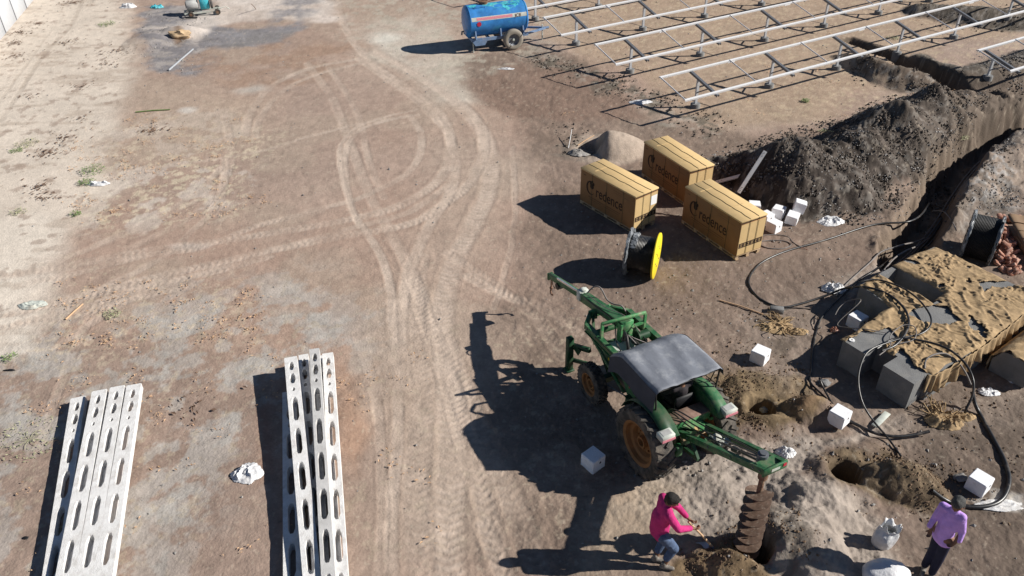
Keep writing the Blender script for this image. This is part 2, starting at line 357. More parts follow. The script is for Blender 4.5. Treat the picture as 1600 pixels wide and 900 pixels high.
# ------------------------------------------------------------------ ground sheet
def build_ground():
    hor = CAM_H/math.tan(PITCH)  # only to spread the rows evenly
    pys = np.arange(965, -70, -1.68)
    rows = np.array([G(800, p)[1] for p in pys])
    near = np.array([-60, -30, -15, -6, 0, 3, 5, 6.2]); near = near[near < rows[0]-.3]
    far = rows[-1]+np.cumsum(1.5*1.22**np.arange(26))
    ys = np.concatenate([near, rows, far])
    hw = np.maximum(.64*(np.maximum(ys, 5)*math.cos(PITCH)+CAM_H*math.sin(PITCH))*1.09, 7)
    u = np.linspace(-1, 1, 930); ext = np.cumsum(.5*1.42**np.arange(14))
    X = np.concatenate([-(hw[:, None]+ext[::-1][None]), hw[:, None]*u[None], hw[:, None]+ext[None]], 1)
    Y = np.repeat(ys[:, None], X.shape[1], 1)
    nr, nc = X.shape; x = X.ravel(); y = Y.ravel()
    z = height(x, y)
    # ---------------- masks
    def poly(pts, e0=-.3, e1=.3, wa=.8, ws=1.2, sd=40):
        wx = x+(fbm(x, y, ws, 4, sd)-.5)*wa*2; wy = y+(fbm(x, y, ws, 4, sd+7)-.5)*wa*2
        return ss(e0, e1, polydist(wx, wy, W(pts)))
    n1 = fbm(x, y, 3.2, 5, 101); n2 = fbm(x, y, .9, 5, 102); n3 = fbm(x, y, .22, 4, 103); n4 = fbm(x, y, 7, 3, 104); n5 = fbm(x*1.0, y*.6, .10, 3, 105)
    C = lambda r, g, b: np.array([r, g, b])[None, :]
    col = C(.362, .268, .216)*(.80+.40*n1[:, None]) + (n4[:, None]-.5)*C(.06, .02, .0)
    def mix(m, c):
        nonlocal col
        m = np.clip(m, 0, 1)[:, None]; col = col*(1-m)+c*m
    # reddish plots inside the loop, paler dust elsewhere
    mix(.55*ss(.42, .62, n1)*ss(.35, .6, n4), C(.34, .237, .185))
    mix(.5*ss(.50, .66, fbm(x, y, 2.3, 4, 120)), C(.37, .295, .235))
    mix(.85*poly([(-60, 560), (200, 520), (400, 600), (560, 560), (640, 700), (600, 960), (-60, 960)], -.8, .8, .8, 1.5, 45), C(.290, .214, .174)*(.85+.3*n2[:, None]))
    # lighter road corridor from top to bottom
    mix(.50*poly([(480, -40), (640, -40), (760, 110), (800, 260), (760, 400), (740, 560), (800, 900), (590, 900), (585, 600), (610, 420), (690, 300), (640, 160), (540, 90)], -.8, .8, .5)*(.35+.9*n2), C(.42, .335, .27))
    mix(.6*poly([(560, 40), (650, 20), (720, 70), (760, 160), (700, 170), (620, 110), (570, 90)], -.6, .8, .7, 1.0, 50)*(.1+1.2*n2), C(.56, .52, .45))
    # right working area, browner and damper
    wr = poly([(800, 480), (860, 330), (830, 200), (740, 140), (720, 110), (800, 60), (900, 90), (1010, 190), (1200, 220), (1700, 120), (1700, 1000), (900, 1000), (760, 900), (770, 640)], -.7, .5, .8, 1.6, 60)
    mix(.8*wr*ss(.2, .7, n2*.6+n1*.5), C(.182, .134, .104))
    mix(.45*wr, C(.185, .140, .113))
    mix(.55*poly([(880, 330), (1010, 300), (1200, 400), (1380, 400), (1310, 480), (1180, 480), (1000, 470), (880, 440)], -.5, .5, .6, 1.3, 66), C(.175, .130, .105))
    mix(.85*poly([(1400, 660), (1700, 560), (1700, 960), (1480, 960), (1430, 800)], -.5, .5, .9, 1.0, 68)*(.4+n2), C(.115, .09, .072))
    # rack field
    rk = poly([(840, 60), (800, -60), (1700, -60), (1700, 40), (1500, 60), (1400, 120), (1290, 190), (1100, 200), (1000, 130), (900, 85)], -.5, .8, .7, 1.5, 70)
    mix(.75*rk, C(.36, .27, .195)*(.85+.3*n2[:, None]))
    # grey and olive mottles of dried grass and lime
    def mottle(pts, c, thr, k, sc, sd, edge=1.2):
        m = poly(pts, -edge, edge, .8, 1.5, sd); mix(k*m*ss(thr, thr+.10, fbm(x, y, sc, 5, sd+3, .62)), c)
    gr = [(-60, 520), (120, 500), (330, 450), (460, 430), (580, 480), (560, 600), (440, 640), (330, 800), (200, 1000), (-60, 1000)]
    mottle(gr, C(.42, .395, .365), .49, .65, .8, 150)
    mottle(gr, C(.42, .405, .375), .52, .5, .45, 156)
    mottle(gr, C(.43, .36, .27), .60, .5, .16, 160)
    mottle([(90, 400), (330, 430), (420, 440), (400, 520), (200, 560), (20, 560)], C(.52, .43, .32), .57, .6, .16, 165, .6)
    mottle([(140, 200), (330, 160), (430, 210), (360, 330), (200, 370), (110, 360)], C(.57, .485, .36), .51, .75, .18, 170, .7)
    mottle([(140, 200), (330, 160), (430, 210), (360, 330), (200, 370), (110, 360)], C(.54, .47, .41), .50, .7, .9, 175, .7)
    mottle([(840, 10), (1600, -60), (1700, 60), (1330, 200), (1150, 180), (900, 60)], C(.50, .405, .285), .56, .55, .16, 180)
    mottle([(500, -60), (900, -60), (840, 110), (700, 140), (560, 80)], C(.44, .40, .33), .52, .6, .5, 185)
    mottle([(540, 900), (560, 500), (1000, 470), (1000, 900)], C(.40, .33, .25), .60, .5, .18, 188)
    # sand along the left
    sand = poly([(-900, -60), (185, -60), (205, 40), (215, 100), (190, 190), (160, 240), (190, 290), (120, 350), (75, 410), (62, 470), (20, 540), (-200, 600), (-1500, 640)], -.75, .85, .45, .8, 200)
    mix(.93*sand, C(.64, .56, .475)*(.86+.26*fbm(x, y, 1.5, 5, 201)[:, None]))
    mix(.5*poly([(-300, 380), (80, 330), (110, 400), (60, 560), (-300, 620)], -.3, .5, .3, .8, 205), C(.70, .63, .545))
    mix(sand*.35*ss(.6, .7, fbm(x*.5, y*1.6, .5, 4, 207)), C(.32, .24, .18))
    mix(sand*.5*ss(.66, .72, fbm(x, y, .35, 4, 208)), C(.26, .18, .14))
    mix(.6*poly([(180, 110), (420, 150), (400, 230), (170, 260)], -1, 1, .8, 1, 209)*(1-sand), C(.42, .33, .26))
    # slurry and slag heap at the top left
    mix(.85*poly([(218, 12), (330, 5), (345, 40), (420, 50), (470, 40), (440, 66), (330, 78), (320, 112), (300, 124), (258, 112), (240, 100), (215, 70)], -.3, .35, .9, .9, 210), C(.205, .205, .22)*(.7+.6*fbm(x*.6, y*1.7, .5, 4, 211)[:, None]))
    mix(.45*poly([(218, 12), (330, 5), (345, 40), (320, 112), (258, 112), (215, 70)], -.3, .35, .9, .9, 210)*ss(.5, .62, fbm(x*.6, y*1.5, .4, 4, 219)), C(.45, .40, .36))
    mix(.75*poly([(320, 112), (250, 112), (330, 75), (450, 62), (560, 70), (500, 130), (380, 140)], -.5, .5, .6, 1, 212)*ss(.35, .6, n2), C(.33, .225, .165))
    mix(.85*poly([(225, 45), (270, 60), (300, 62), (305, 70), (340, 42), (420, 30), (520, 30), (530, 5), (430, -30), (340, -20), (330, 20), (270, 40)], -.3, .4, .5, .8, 214)*(.45+n2), C(.60, .53, .475))
    mix(.8*poly([(470, -30), (520, -30), (480, 40), (430, 55), (400, 45)], -.3, .5, .8, .9, 216)*ss(.4, .6, n2), C(.23, .22, .23))
    mix(.7*poly([(395, 50), (480, 45), (430, 66), (330, 78)], -.2, .3, .4, .8, 217), C(.235, .22, .215)*(.75+.5*n2[:, None]))
    mix(.8*poly([(270, 52), (285, 45), (292, 62), (280, 75), (268, 66)], -.1, .25, .2, .4, 218), C(.16, .10, .06))
    for (px_, py_, ra, rb, k_, c_) in ((608, 62, 1.6, 1.5, .75, (.66, .63, .56)), (500, 32, 1.6, .8, .7, (.70, .62, .56)), (400, 140, .9, .8, .5, (.50, .49, .45)), (290, 172, .5, .45, .7, (.62, .58, .53)), (295, 385, .9, .3, .5, (.46, .44, .42)), (210, 205, 1.3, .8, .45, (.60, .53, .46)), (440, 490, .8, .5, .4, (.46, .47, .43)), (640, 75, 2.2, .9, .5, (.60, .57, .50))):
        c0 = G(px_, py_); rr_ = np.sqrt(((x-c0[0])/ra)**2+((y-c0[1])/rb)**2)+(n1-.5)*1.6+(n2-.5)*.9; mix(k_*ss(1.0, .2, rr_), C(*c_))
    # damp brown patch left of the racks
    mix(.8*poly([(722, 128), (760, 120), (800, 100), (840, 95), (960, 120), (1010, 190), (900, 190), (800, 182), (740, 150)], -.25, .3, .4, 1.0, 220), C(.225, .155, .12)*(.85+.3*n2[:, None]))
    gb = poly([(815, 78), (880, 85), (960, 120), (1060, 160), (1150, 190), (1120, 215), (1040, 205), (980, 160), (880, 110), (830, 100)], -.2, .5, .9, .8, 225)
    mix(.8*gb*ss(.44, .56, fbm(x, y, .35, 4, 226, .65)), C(.11, .10, .08))
    mix(.5*gb*ss(.56, .64, fbm(x, y, .2, 3, 228)), C(.38, .34, .29))
    # pale spot and red smear right of the middle poles
    mix(.65*poly([(525, 570), (560, 590), (590, 680), (560, 740), (530, 700)], -.2, .3, .2, .5, 230), C(.36, .225, .155))
    mix(.6*poly([(400, 640), (425, 620), (430, 740), (405, 760)], -.1, .2, .1, .4, 232), C(.30, .17, .12))
    # ---------------- heaps: dark soil
    wx = x+(fbm(x, y, 1.0, 4, 240)-.5)*1.0; wy = y+(fbm(x, y, 1.0, 4, 241)-.5)*1.0
    d, s, off, (w, h) = linedist(wx, wy, RIDGE_W, RIDGE_A); rm = ss(1.12, .92, d/w)
    soil = C(.044, .036, .031)*(.7+.6*n2[:, None]) + (ss(.5, .7, n3)[:, None])*C(.05, .042, .036)
    mix(rm*.97, soil)
    mix(rm*.75*ss(.40, .62, n1)*ss(G(1260, 270)[0], G(1400, 240)[0], x), C(.115, .094, .078)*(.55+.9*n2[:, None]))
    mix(rm*.35*ss(.4, .6, n2)*ss(1., .2, d/w), C(.11, .09, .077))
    mix(rm*.6*ss(.57, .66, fbm(x, y, .16, 3, 244)), C(.20, .18, .16))
    for P, A, c in ((B2_W, B2_A, C(.10, .08, .064)), (B3_W, B3_A, C(.12, .11, .095)), (B4_W, B4_A, C(.10, .088, .075)), (BANK_W, BANK_A, C(.205, .17, .145))):
        d, s, off, (w, h) = linedist(wx, wy, P, A); q = ss(1.25, .8, d/w)
        mix(q*.9, c*.85*(.6+.8*n2[:, None])); mix(q*.5*ss(.55, .65, fbm(x, y, .15, 3, 246)), C(.33, .30, .27))
    mix(.75*poly([(1530, 270), (1600, 240), (1700, 260), (1700, 330), (1580, 330), (1545, 310), (1510, 330), (1515, 300)], -.2, .3, .4, .7, 248), C(.30, .235, .19)*(.8+.4*n2[:, None]))
    gv = poly([(1470, 300), (1530, 240), (1590, 270), (1600, 320), (1540, 335), (1480, 340)], -.2, .4, .6, .6, 249)
    mix(.7*gv*ss(.5, .6, fbm(x, y, .14, 3, 250)), C(.36, .35, .34)); mix(.5*gv*ss(.5, .56, fbm(x, y, .25, 3, 251)), C(.08, .07, .06))
    tw = x+(fbm(x, y, .5, 2, 13)-.5)*.25; ty = y+(fbm(x, y, .5, 2, 14)-.5)*.25
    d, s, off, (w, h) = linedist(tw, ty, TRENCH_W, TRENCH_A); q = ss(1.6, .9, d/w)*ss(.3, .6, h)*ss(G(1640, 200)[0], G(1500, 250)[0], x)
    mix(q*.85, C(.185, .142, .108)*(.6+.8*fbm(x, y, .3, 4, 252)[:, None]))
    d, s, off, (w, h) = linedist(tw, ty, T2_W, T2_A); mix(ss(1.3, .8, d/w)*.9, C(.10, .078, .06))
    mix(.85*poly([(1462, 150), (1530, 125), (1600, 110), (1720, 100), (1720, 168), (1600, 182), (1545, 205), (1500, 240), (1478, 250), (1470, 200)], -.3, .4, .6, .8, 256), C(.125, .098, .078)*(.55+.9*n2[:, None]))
    # ---------------- auger spoil
    for pts, c, k in (([(1105, 590), (1160, 575), (1250, 590), (1290, 630), (1280, 668), (1200, 680), (1140, 670), (1115, 640)], C(.135, .098, .058), .95),
                      ([(1272, 720), (1310, 700), (1400, 705), (1470, 740), (1490, 790), (1430, 800), (1340, 780), (1290, 765)], C(.115, .085, .055), .95),
                      ([(1085, 860), (1140, 825), (1200, 840), (1240, 870), (1220, 900), (1150, 960), (1040, 960), (1040, 890)], C(.15, .105, .062), .95),
                      ([(1195, 800), (1250, 810), (1270, 860), (1250, 910), (1200, 900)], C(.19, .165, .14), .8),
                      ([(1210, 712), (1240, 700), (1255, 715), (1235, 735), (1210, 735)], C(.12, .095, .075), .8)):
        q = poly(pts, -.10, .14, .28, .45, 260); mix(q*k, c*(.6+.8*n2[:, None])); mix(q*.6*ss(.5, .62, fbm(x, y, .13, 3, 262)), c*1.9)
    mix(.6*poly([(1225, 615), (1280, 625), (1280, 665), (1235, 668)], -.1, .3, .2, .4, 264), C(.24, .15, .09))
    # grey sand spread
    gs = poly([(1050, 700), (1110, 690), (1150, 680), (1300, 680), (1350, 650), (1400, 650), (1420, 680), (1290, 700), (1280, 760), (1400, 810), (1420, 900), (1330, 960), (1240, 960), (1270, 850), (1200, 800), (1080, 850), (1000, 800), (960, 790), (1010, 735)], -.15, .3, .45, .6, 270)
    sp = [poly([(1272, 720), (1310, 700), (1400, 705), (1470, 740), (1490, 790), (1430, 800), (1340, 780), (1290, 765)], -.10, .14, .28, .45, 260)]
    mix(gs*(1-sp[0])*.85, C(.325, .280, .243)*(.72+.55*n2[:, None]))
    mix(.7*poly([(930, 770), (1010, 740), (1080, 760), (1070, 860), (930, 900), (850, 960), (900, 800)], -.3, .4, .4, .8, 272), C(.36, .285, .215))
    mix(.8*poly([(1500, 770), (1545, 768), (1600, 775), (1600, 795), (1540, 790)], -.05, .15, .2, .4, 274)*ss(.3, .55, n2), C(.55, .52, .48))
    # sand mound
    r = np.sqrt(((x-SANDM[0]+.05)/1.35)**2+((y-SANDM[1])/1.15)**2)+(n2-.5)*.35
    mix(ss(1.1, .75, r)*.9, C(.40, .325, .265)); rp = np.sqrt(((x-SANDM[0]+1.05)/.85)**2+((y-SANDM[1]+.05)/.75)**2)+(n2-.5)*.9
    mix(ss(1.1, .8, rp)*.65*ss(.38, .6, n3), C(.15, .13, .11))
    mix(.7*poly([(1390, 440), (1320, 460), (1290, 520), (1250, 560), (1240, 610), (1310, 640), (1420, 650), (1520, 600), (1600, 560), (1700, 620), (1560, 660), (1420, 690), (1200, 600), (1160, 560), (1180, 490), (1300, 430)], -.3, .4, .6, .8, 280)*(.3+n2), C(.255, .205, .17))
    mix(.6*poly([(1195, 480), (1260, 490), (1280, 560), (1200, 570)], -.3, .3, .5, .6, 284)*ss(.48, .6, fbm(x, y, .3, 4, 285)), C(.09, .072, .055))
    mix(.6*poly([(1310, 440), (1380, 400), (1400, 415), (1330, 470)], -.1, .2, .2, .4, 286), C(.40, .345, .30))
    # ---------------- wheel tracks
    T = [([(-60, 440), (60, 428), (180, 405), (300, 390)], .13, .5, 1), ([(-60, 505), (80, 478), (190, 452), (330, 425), (420, 402)], .14, .5, 1), ([(-60, 520), (90, 500), (200, 470), (300, 446)], .12, .45, 1), ([(60, 425), (170, 375), (240, 340), (310, 300), (345, 262)], .13, .35, 0), ([(110, 400), (190, 372), (262, 335), (330, 302)], .10, .3, 0), ([(120, 470), (250, 405), (300, 360), (345, 310), (352, 250)], .12, .35, 0),
         ([(20, 430), (120, 412), (230, 392), (330, 378), (450, 360), (560, 340), (640, 315), (690, 275), (705, 230), (690, 180), (640, 140), (590, 105), (555, 70), (530, 20), (520, -40)], .17, .60, 1),
         ([(30, 446), (130, 424), (230, 400), (320, 384), (400, 352), (500, 330)], .14, .5, 1),
         ([(20, 490), (130, 462), (230, 435), (330, 412), (450, 385), (560, 365), (650, 345), (720, 300), (752, 250), (755, 210), (740, 180), (700, 150), (640, 110), (590, 80)], .17, .55, 1),
         ([(30, 505), (140, 478), (250, 440)], .14, .5, 1),
         ([(655, 180), (610, 187), (565, 203), (545, 225), (538, 260), (550, 330), (585, 380), (606, 430), (615, 520), (620, 620), (622, 700), (612, 800), (612, 900)], .11, .5, 0),
         ([(650, 172), (590, 186), (550, 206), (530, 240), (540, 300), (560, 350)], .08, .5, 0),
         ([(385, 205), (392, 175), (425, 135), (480, 108), (560, 92)], .15, .42, 0), ([(400, 215), (404, 190), (436, 148), (486, 120), (560, 100)], .12, .35, 0),
         ([(230, 265), (400, 238), (470, 217), (560, 195), (640, 180)], .10, .35, 0),
         ([(640, 182), (656, 205), (656, 240), (640, 268), (610, 286), (560, 310), (480, 330)], .13, .48, 0),
         ([(560, 92), (600, 120), (660, 165), (700, 210), (712, 260), (700, 310), (665, 360), (640, 420), (625, 500), (632, 600)], .16, .45, 0),
         ([(590, 85), (660, 120), (720, 165), (760, 220), (765, 290), (740, 350), (705, 420), (690, 500), (700, 620), (706, 720), (700, 820), (706, 960)], .26, .55, 1),
         ([(690, 520), (735, 640), (770, 720), (810, 810), (870, 960)], .22, .45, 1), ([(660, 400), (655, 460), (690, 560), (720, 660), (760, 800), (800, 960)], .18, .35, 1),
         ([(730, 430), (790, 462), (850, 478), (905, 520)], .16, .5, 1), ([(700, 395), (780, 450), (840, 500), (880, 560)], .14, .35, 1),
         ([(480, 100), (522, 160), (556, 250), (585, 320), (630, 400), (660, 470)], .16, .32, 0), ([(510, 100), (560, 180), (575, 250), (600, 310)], .12, .28, 0),
         ([(640, 430), (660, 600), (650, 760), (660, 960)], .24, .32, 1), ([(590, 960), (598, 800), (590, 640), (560, 520)], .10, .22, 0),
         ([(800, 230), (806, 330), (790, 420), (770, 480)], .09, .25, 0), ([(350, 170), (360, 260), (310, 330), (200, 390)], .14, .22, 0), ([(700, 290), (640, 330), (520, 365), (330, 420), (200, 470), (90, 540)], .13, .30, 0),
         ([(0, 190), (38, 130), (72, 80), (112, 40), (135, -20)], .10, -.25, 0), ([(-10, 170), (30, 115), (70, 62), (100, 25)], .07, -.18, 0),
         ([(60, 700), (110, 560), (150, 480)], .10, .2, 0), ([(755, 820), (790, 900), (830, 990)], .15, .4, 1)]
    tn = .35+1.15*ss(.25, .75, fbm(x, y, .6, 4, 300)*.6+fbm(x, y, 2.5, 2, 301)*.4)
    for pts, w, k, tread in T:
        L = W(smooth_line(pts, 3)); xs = [p[0] for p in L]; ysl = [p[1] for p in L]
        sel = np.where((x > min(xs)-1) & (x < max(xs)+1) & (y > min(ysl)-1) & (y < max(ysl)+1))[0]
        jit = (n2[sel]-.5)*.10
        d, s, off, _ = linedist(x[sel]+jit, y[sel]-jit, L)
        m = ss(w*1.25, w*.6, d)*tn[sel]
        c = np.array([.50, .405, .335]) if k > 0 else np.array([.30, .24, .19])
        if tread:
            sd = np.sin(2*math.pi*(s/.17+np.abs(off)/w*.6)); m2 = m*(.76+.24*sd)
            z[sel] += m*(.004*sd-.004)+ss(.35, 0, np.abs(d-w*1.3)/w)*.004*tn[sel]
        else:
            m2 = m; z[sel] -= m*.004; z[sel] += ss(.35, 0, np.abs(d-w*1.3)/w)*.003*tn[sel]
        q = np.clip(abs(k)*m2*1.25, 0, 1)[:, None]*(1-.7*wr[sel][:, None]); col[sel] = col[sel]*(1-q)+c*q
    # ---------------- fine relief
    inside = ss(60, 45, y)
    dT, _, _, (wT, hT) = linedist(x, y, TRENCH_W, TRENCH_A)
    rough = .012*(1-.5*sand)+.075*np.maximum(rm, 0)+.05*ss(1.8, 1.0, dT/wT)+.02*wr+.03*gs
    for P, A in ((B2_W, B2_A), (B3_W, B3_A), (B4_W, B4_A), (BANK_W, BANK_A)):
        d, s, off, (w, h) = linedist(wx, wy, P, A); rough = rough+.05*ss(1.2, .8, d/w)
    r1 = fbm(x, y, .34, 4, 320, .6); r2 = fbm(x, y, .10, 3, 325, .6)
    rdg = np.clip(1-np.abs(2*fbm(x, y, .55, 4, 327, .6)-1)*2.5, 0, 1); z = z + inside*rm*(.055*rdg-.02)
    z = z + inside*rough*.85*((r1-.5)*2.2+(r2-.5)*1.0)
    # footprints and shovel marks in the loose sand
    fp = ss(.55, .75, vnoise(x*2.6+y*1.1, y*3.4, 330))*gs; z = z-fp*.035
    fine = 1+((n3-.5)*.30+(n5-.5)*.30)*(1-.35*sand)
    col = np.clip(col*fine[:, None], .008, .9)
    speck = ss(.84, .90, vnoise(x*16, y*16, 340))*.28*(1-sand*.6); col = col*(1-speck[:, None])+np.array([.50, .43, .34])[None]*speck[:, None]
    specd = ss(.92, .96, vnoise(x*12+5, y*12, 345))*.35; col = col*(1-specd[:, None]*.6)
    # ---------------- mesh
    me = bpy.data.meshes.new('ground'); nv = nr*nc
    me.vertices.add(nv); me.vertices.foreach_set('co', np.stack([x, y, z], 1).astype(np.float32).ravel())
    i = np.arange((nr-1)*nc).reshape(nr-1, nc)[:, :-1].ravel()
    q = np.stack([i, i+1, i+nc+1, i+nc], 1).astype(np.int32).ravel(); nf = len(i)
    me.loops.add(nf*4); me.loops.foreach_set('vertex_index', q); me.polygons.add(nf)
    me.polygons.foreach_set('loop_start', np.arange(0, nf*4, 4, dtype=np.int32)); me.polygons.foreach_set('loop_total', np.full(nf, 4, np.int32))
    me.update(calc_edges=True); me.polygons.foreach_set('use_smooth', np.ones(nf, bool))
    at = me.color_attributes.new('earth', 'FLOAT_COLOR', 'POINT'); at.data.foreach_set('color', np.concatenate([col, np.ones((nv, 1))], 1).astype(np.float32).ravel())
    m = bpy.data.materials.new('earth'); m.use_nodes = True; nt = m.node_tree; N = nt.nodes; Lk = nt.links; b = N['Principled BSDF']
    b.inputs['Roughness'].default_value = .95; b.inputs['Specular IOR Level'].default_value = .12
    a = N.new('ShaderNodeAttribute'); a.attribute_name = 'earth'
    g = N.new('ShaderNodeNewGeometry'); nz = N.new('ShaderNodeTexNoise'); nz.inputs['Scale'].default_value = 14; nz.inputs['Detail'].default_value = 6; nz.inputs['Roughness'].default_value = .75
    Lk.new(g.outputs['Position'], nz.inputs['Vector'])
    r = N.new('ShaderNodeMapRange'); r.inputs[1].default_value = .3; r.inputs[2].default_value = .7; r.inputs[3].default_value = .86; r.inputs[4].default_value = 1.14; Lk.new(nz.outputs['Fac'], r.inputs[0])
    sc = N.new('ShaderNodeVectorMath'); sc.operation = 'SCALE'; Lk.new(a.outputs['Color'], sc.inputs[0]); Lk.new(r.outputs[0], sc.inputs['Scale']); Lk.new(sc.outputs[0], b.inputs['Base Color'])
    n2_ = N.new('ShaderNodeTexNoise'); n2_.inputs['Scale'].default_value = 22; n2_.inputs['Detail'].default_value = 5; Lk.new(g.outputs['Position'], n2_.inputs['Vector'])
    bp = N.new('ShaderNodeBump'); bp.inputs['Strength'].default_value = .42; bp.inputs['Distance'].default_value = .03; Lk.new(n2_.outputs['Fac'], bp.inputs['Height']); Lk.new(bp.outputs[0], b.inputs['Normal'])
    me.materials.append(m)
    o = bpy.data.objects.new('ground', me); COL.objects.link(o); tag(o, kind='structure')
build_ground()

# ------------------------------------------------------------------ loose clods and pebbles
def scatter(name, label, cat, spots, material, smin, smax, seed):
    """spots: list of (px polygon, count); clods of 8 to 12 triangles joined into one object"""
    rs = np.random.RandomState(seed); V = []; F = []; b = 0
    base = np.array([(1, 0, 0), (-1, 0, 0), (0, 1, 0), (0, -1, 0), (0, 0, 1), (0, 0, -1)], float)
    fc = np.array([(0, 2, 4), (2, 1, 4), (1, 3, 4), (3, 0, 4), (2, 0, 5), (1, 2, 5), (3, 1, 5), (0, 3, 5)])
    for pts, n in spots:
        Wp = W(pts); xs = [p[0] for p in Wp]; ys = [p[1] for p in Wp]; gx = []; gy = []
        while len(gx) < n:
            cx = rs.uniform(min(xs)-.3, max(xs)+.3, n*3); cy = rs.uniform(min(ys)-.3, max(ys)+.3, n*3)
            d = polydist(cx, cy, Wp); clump = fbm(cx, cy, .7, 3, seed)
            keep = (ss(-.4, .3, d) > rs.rand(len(cx))) & (clump > .36+.25*rs.rand(len(cx)))
            gx += list(cx[keep]); gy += list(cy[keep])
            if not keep.any(): break
        gx = np.array(gx[:n]); gy = np.array(gy[:n]); gz = height(gx, gy)
        k = len(gx); s = smin+(smax-smin)*rs.rand(k)**3.2
        j = base[None]*(1+(rs.rand(k, 6, 1)-.5)*.7)+(rs.rand(k, 6, 3)-.5)*.5
        j = j*(s[:, None, None])*np.array([1, 1, .75])[None, None]*(1+(rs.rand(k, 1, 3)-.5)*.6)
        v = j+np.stack([gx, gy, gz+s*.25], 1)[:, None]
        V.append(v.reshape(-1, 3)); F.append((fc[None]+(b+6*np.arange(k))[:, None, None]).reshape(-1, 3)); b += 6*k
    V = np.concatenate(V); F = np.concatenate(F)
    me = bpy.data.meshes.new(name); me.from_pydata(V.tolist(), [], F.tolist()); me.materials.append(material)
    o = bpy.data.objects.new(name, me); COL.objects.link(o); return tag(o, label, cat, kind='stuff')
RP = [(1100, 250), (1240, 205), (1330, 180), (1440, 140), (1540, 150), (1500, 220), (1440, 290), (1400, 345), (1330, 345), (1220, 320), (1150, 300)]
scatter('soil_clods', 'dark clods of dug soil lying over the spoil ridge', 'soil', [(RP, 13000), ([(1320, 80), (1420, 105), (1540, 120), (1600, 90), (1700, 130), (1560, 155), (1440, 145), (1340, 130)], 1800), ([(1430, 10), (1600, 10), (1600, 50), (1440, 45)], 500),
    ([(815, 80), (960, 115), (1080, 165), (1150, 190), (1100, 215), (990, 165), (850, 115)], 1500), ([(1480, 250), (1540, 220), (1580, 260), (1520, 330), (1470, 340)], 800), ([(860, 200), (910, 190), (915, 230), (880, 245)], 160)], M['clod'], .006, .055, 3)
scatter('spoil_crumbs', 'brown crumbs of earth round the bored holes', 'soil', [([(1105, 590), (1250, 580), (1290, 640), (1260, 690), (1140, 680)], 1600), ([(1272, 720), (1400, 700), (1500, 750), (1490, 810), (1340, 790)], 1500), ([(1060, 860), (1140, 800), (1250, 830), (1260, 900), (1060, 940)], 1500),
    ([(1180, 480), (1290, 480), (1280, 600), (1150, 590)], 500), ([(1400, 640), (1600, 600), (1600, 880), (1490, 880)], 700), ([(950, 460), (1150, 480), (1200, 560), (1100, 560)], 300)], M['clod2'], .005, .030, 4)
scatter('pebbles', 'grey pebbles strewn over the dirt yard', 'stones', [([(0, 0), (1600, 0), (1600, 900), (0, 900)], 1300), ([(850, 300), (1600, 400), (1600, 900), (1000, 900)], 700), ([(1480, 260), (1560, 230), (1600, 260), (1600, 320), (1520, 330)], 1500), ([(1530, 80), (1600, 80), (1600, 140), (1540, 130)], 600), ([(215, 20), (330, 20), (320, 120), (230, 110)], 700), (RP, 5500)], M['stone'], .005, .040, 5)

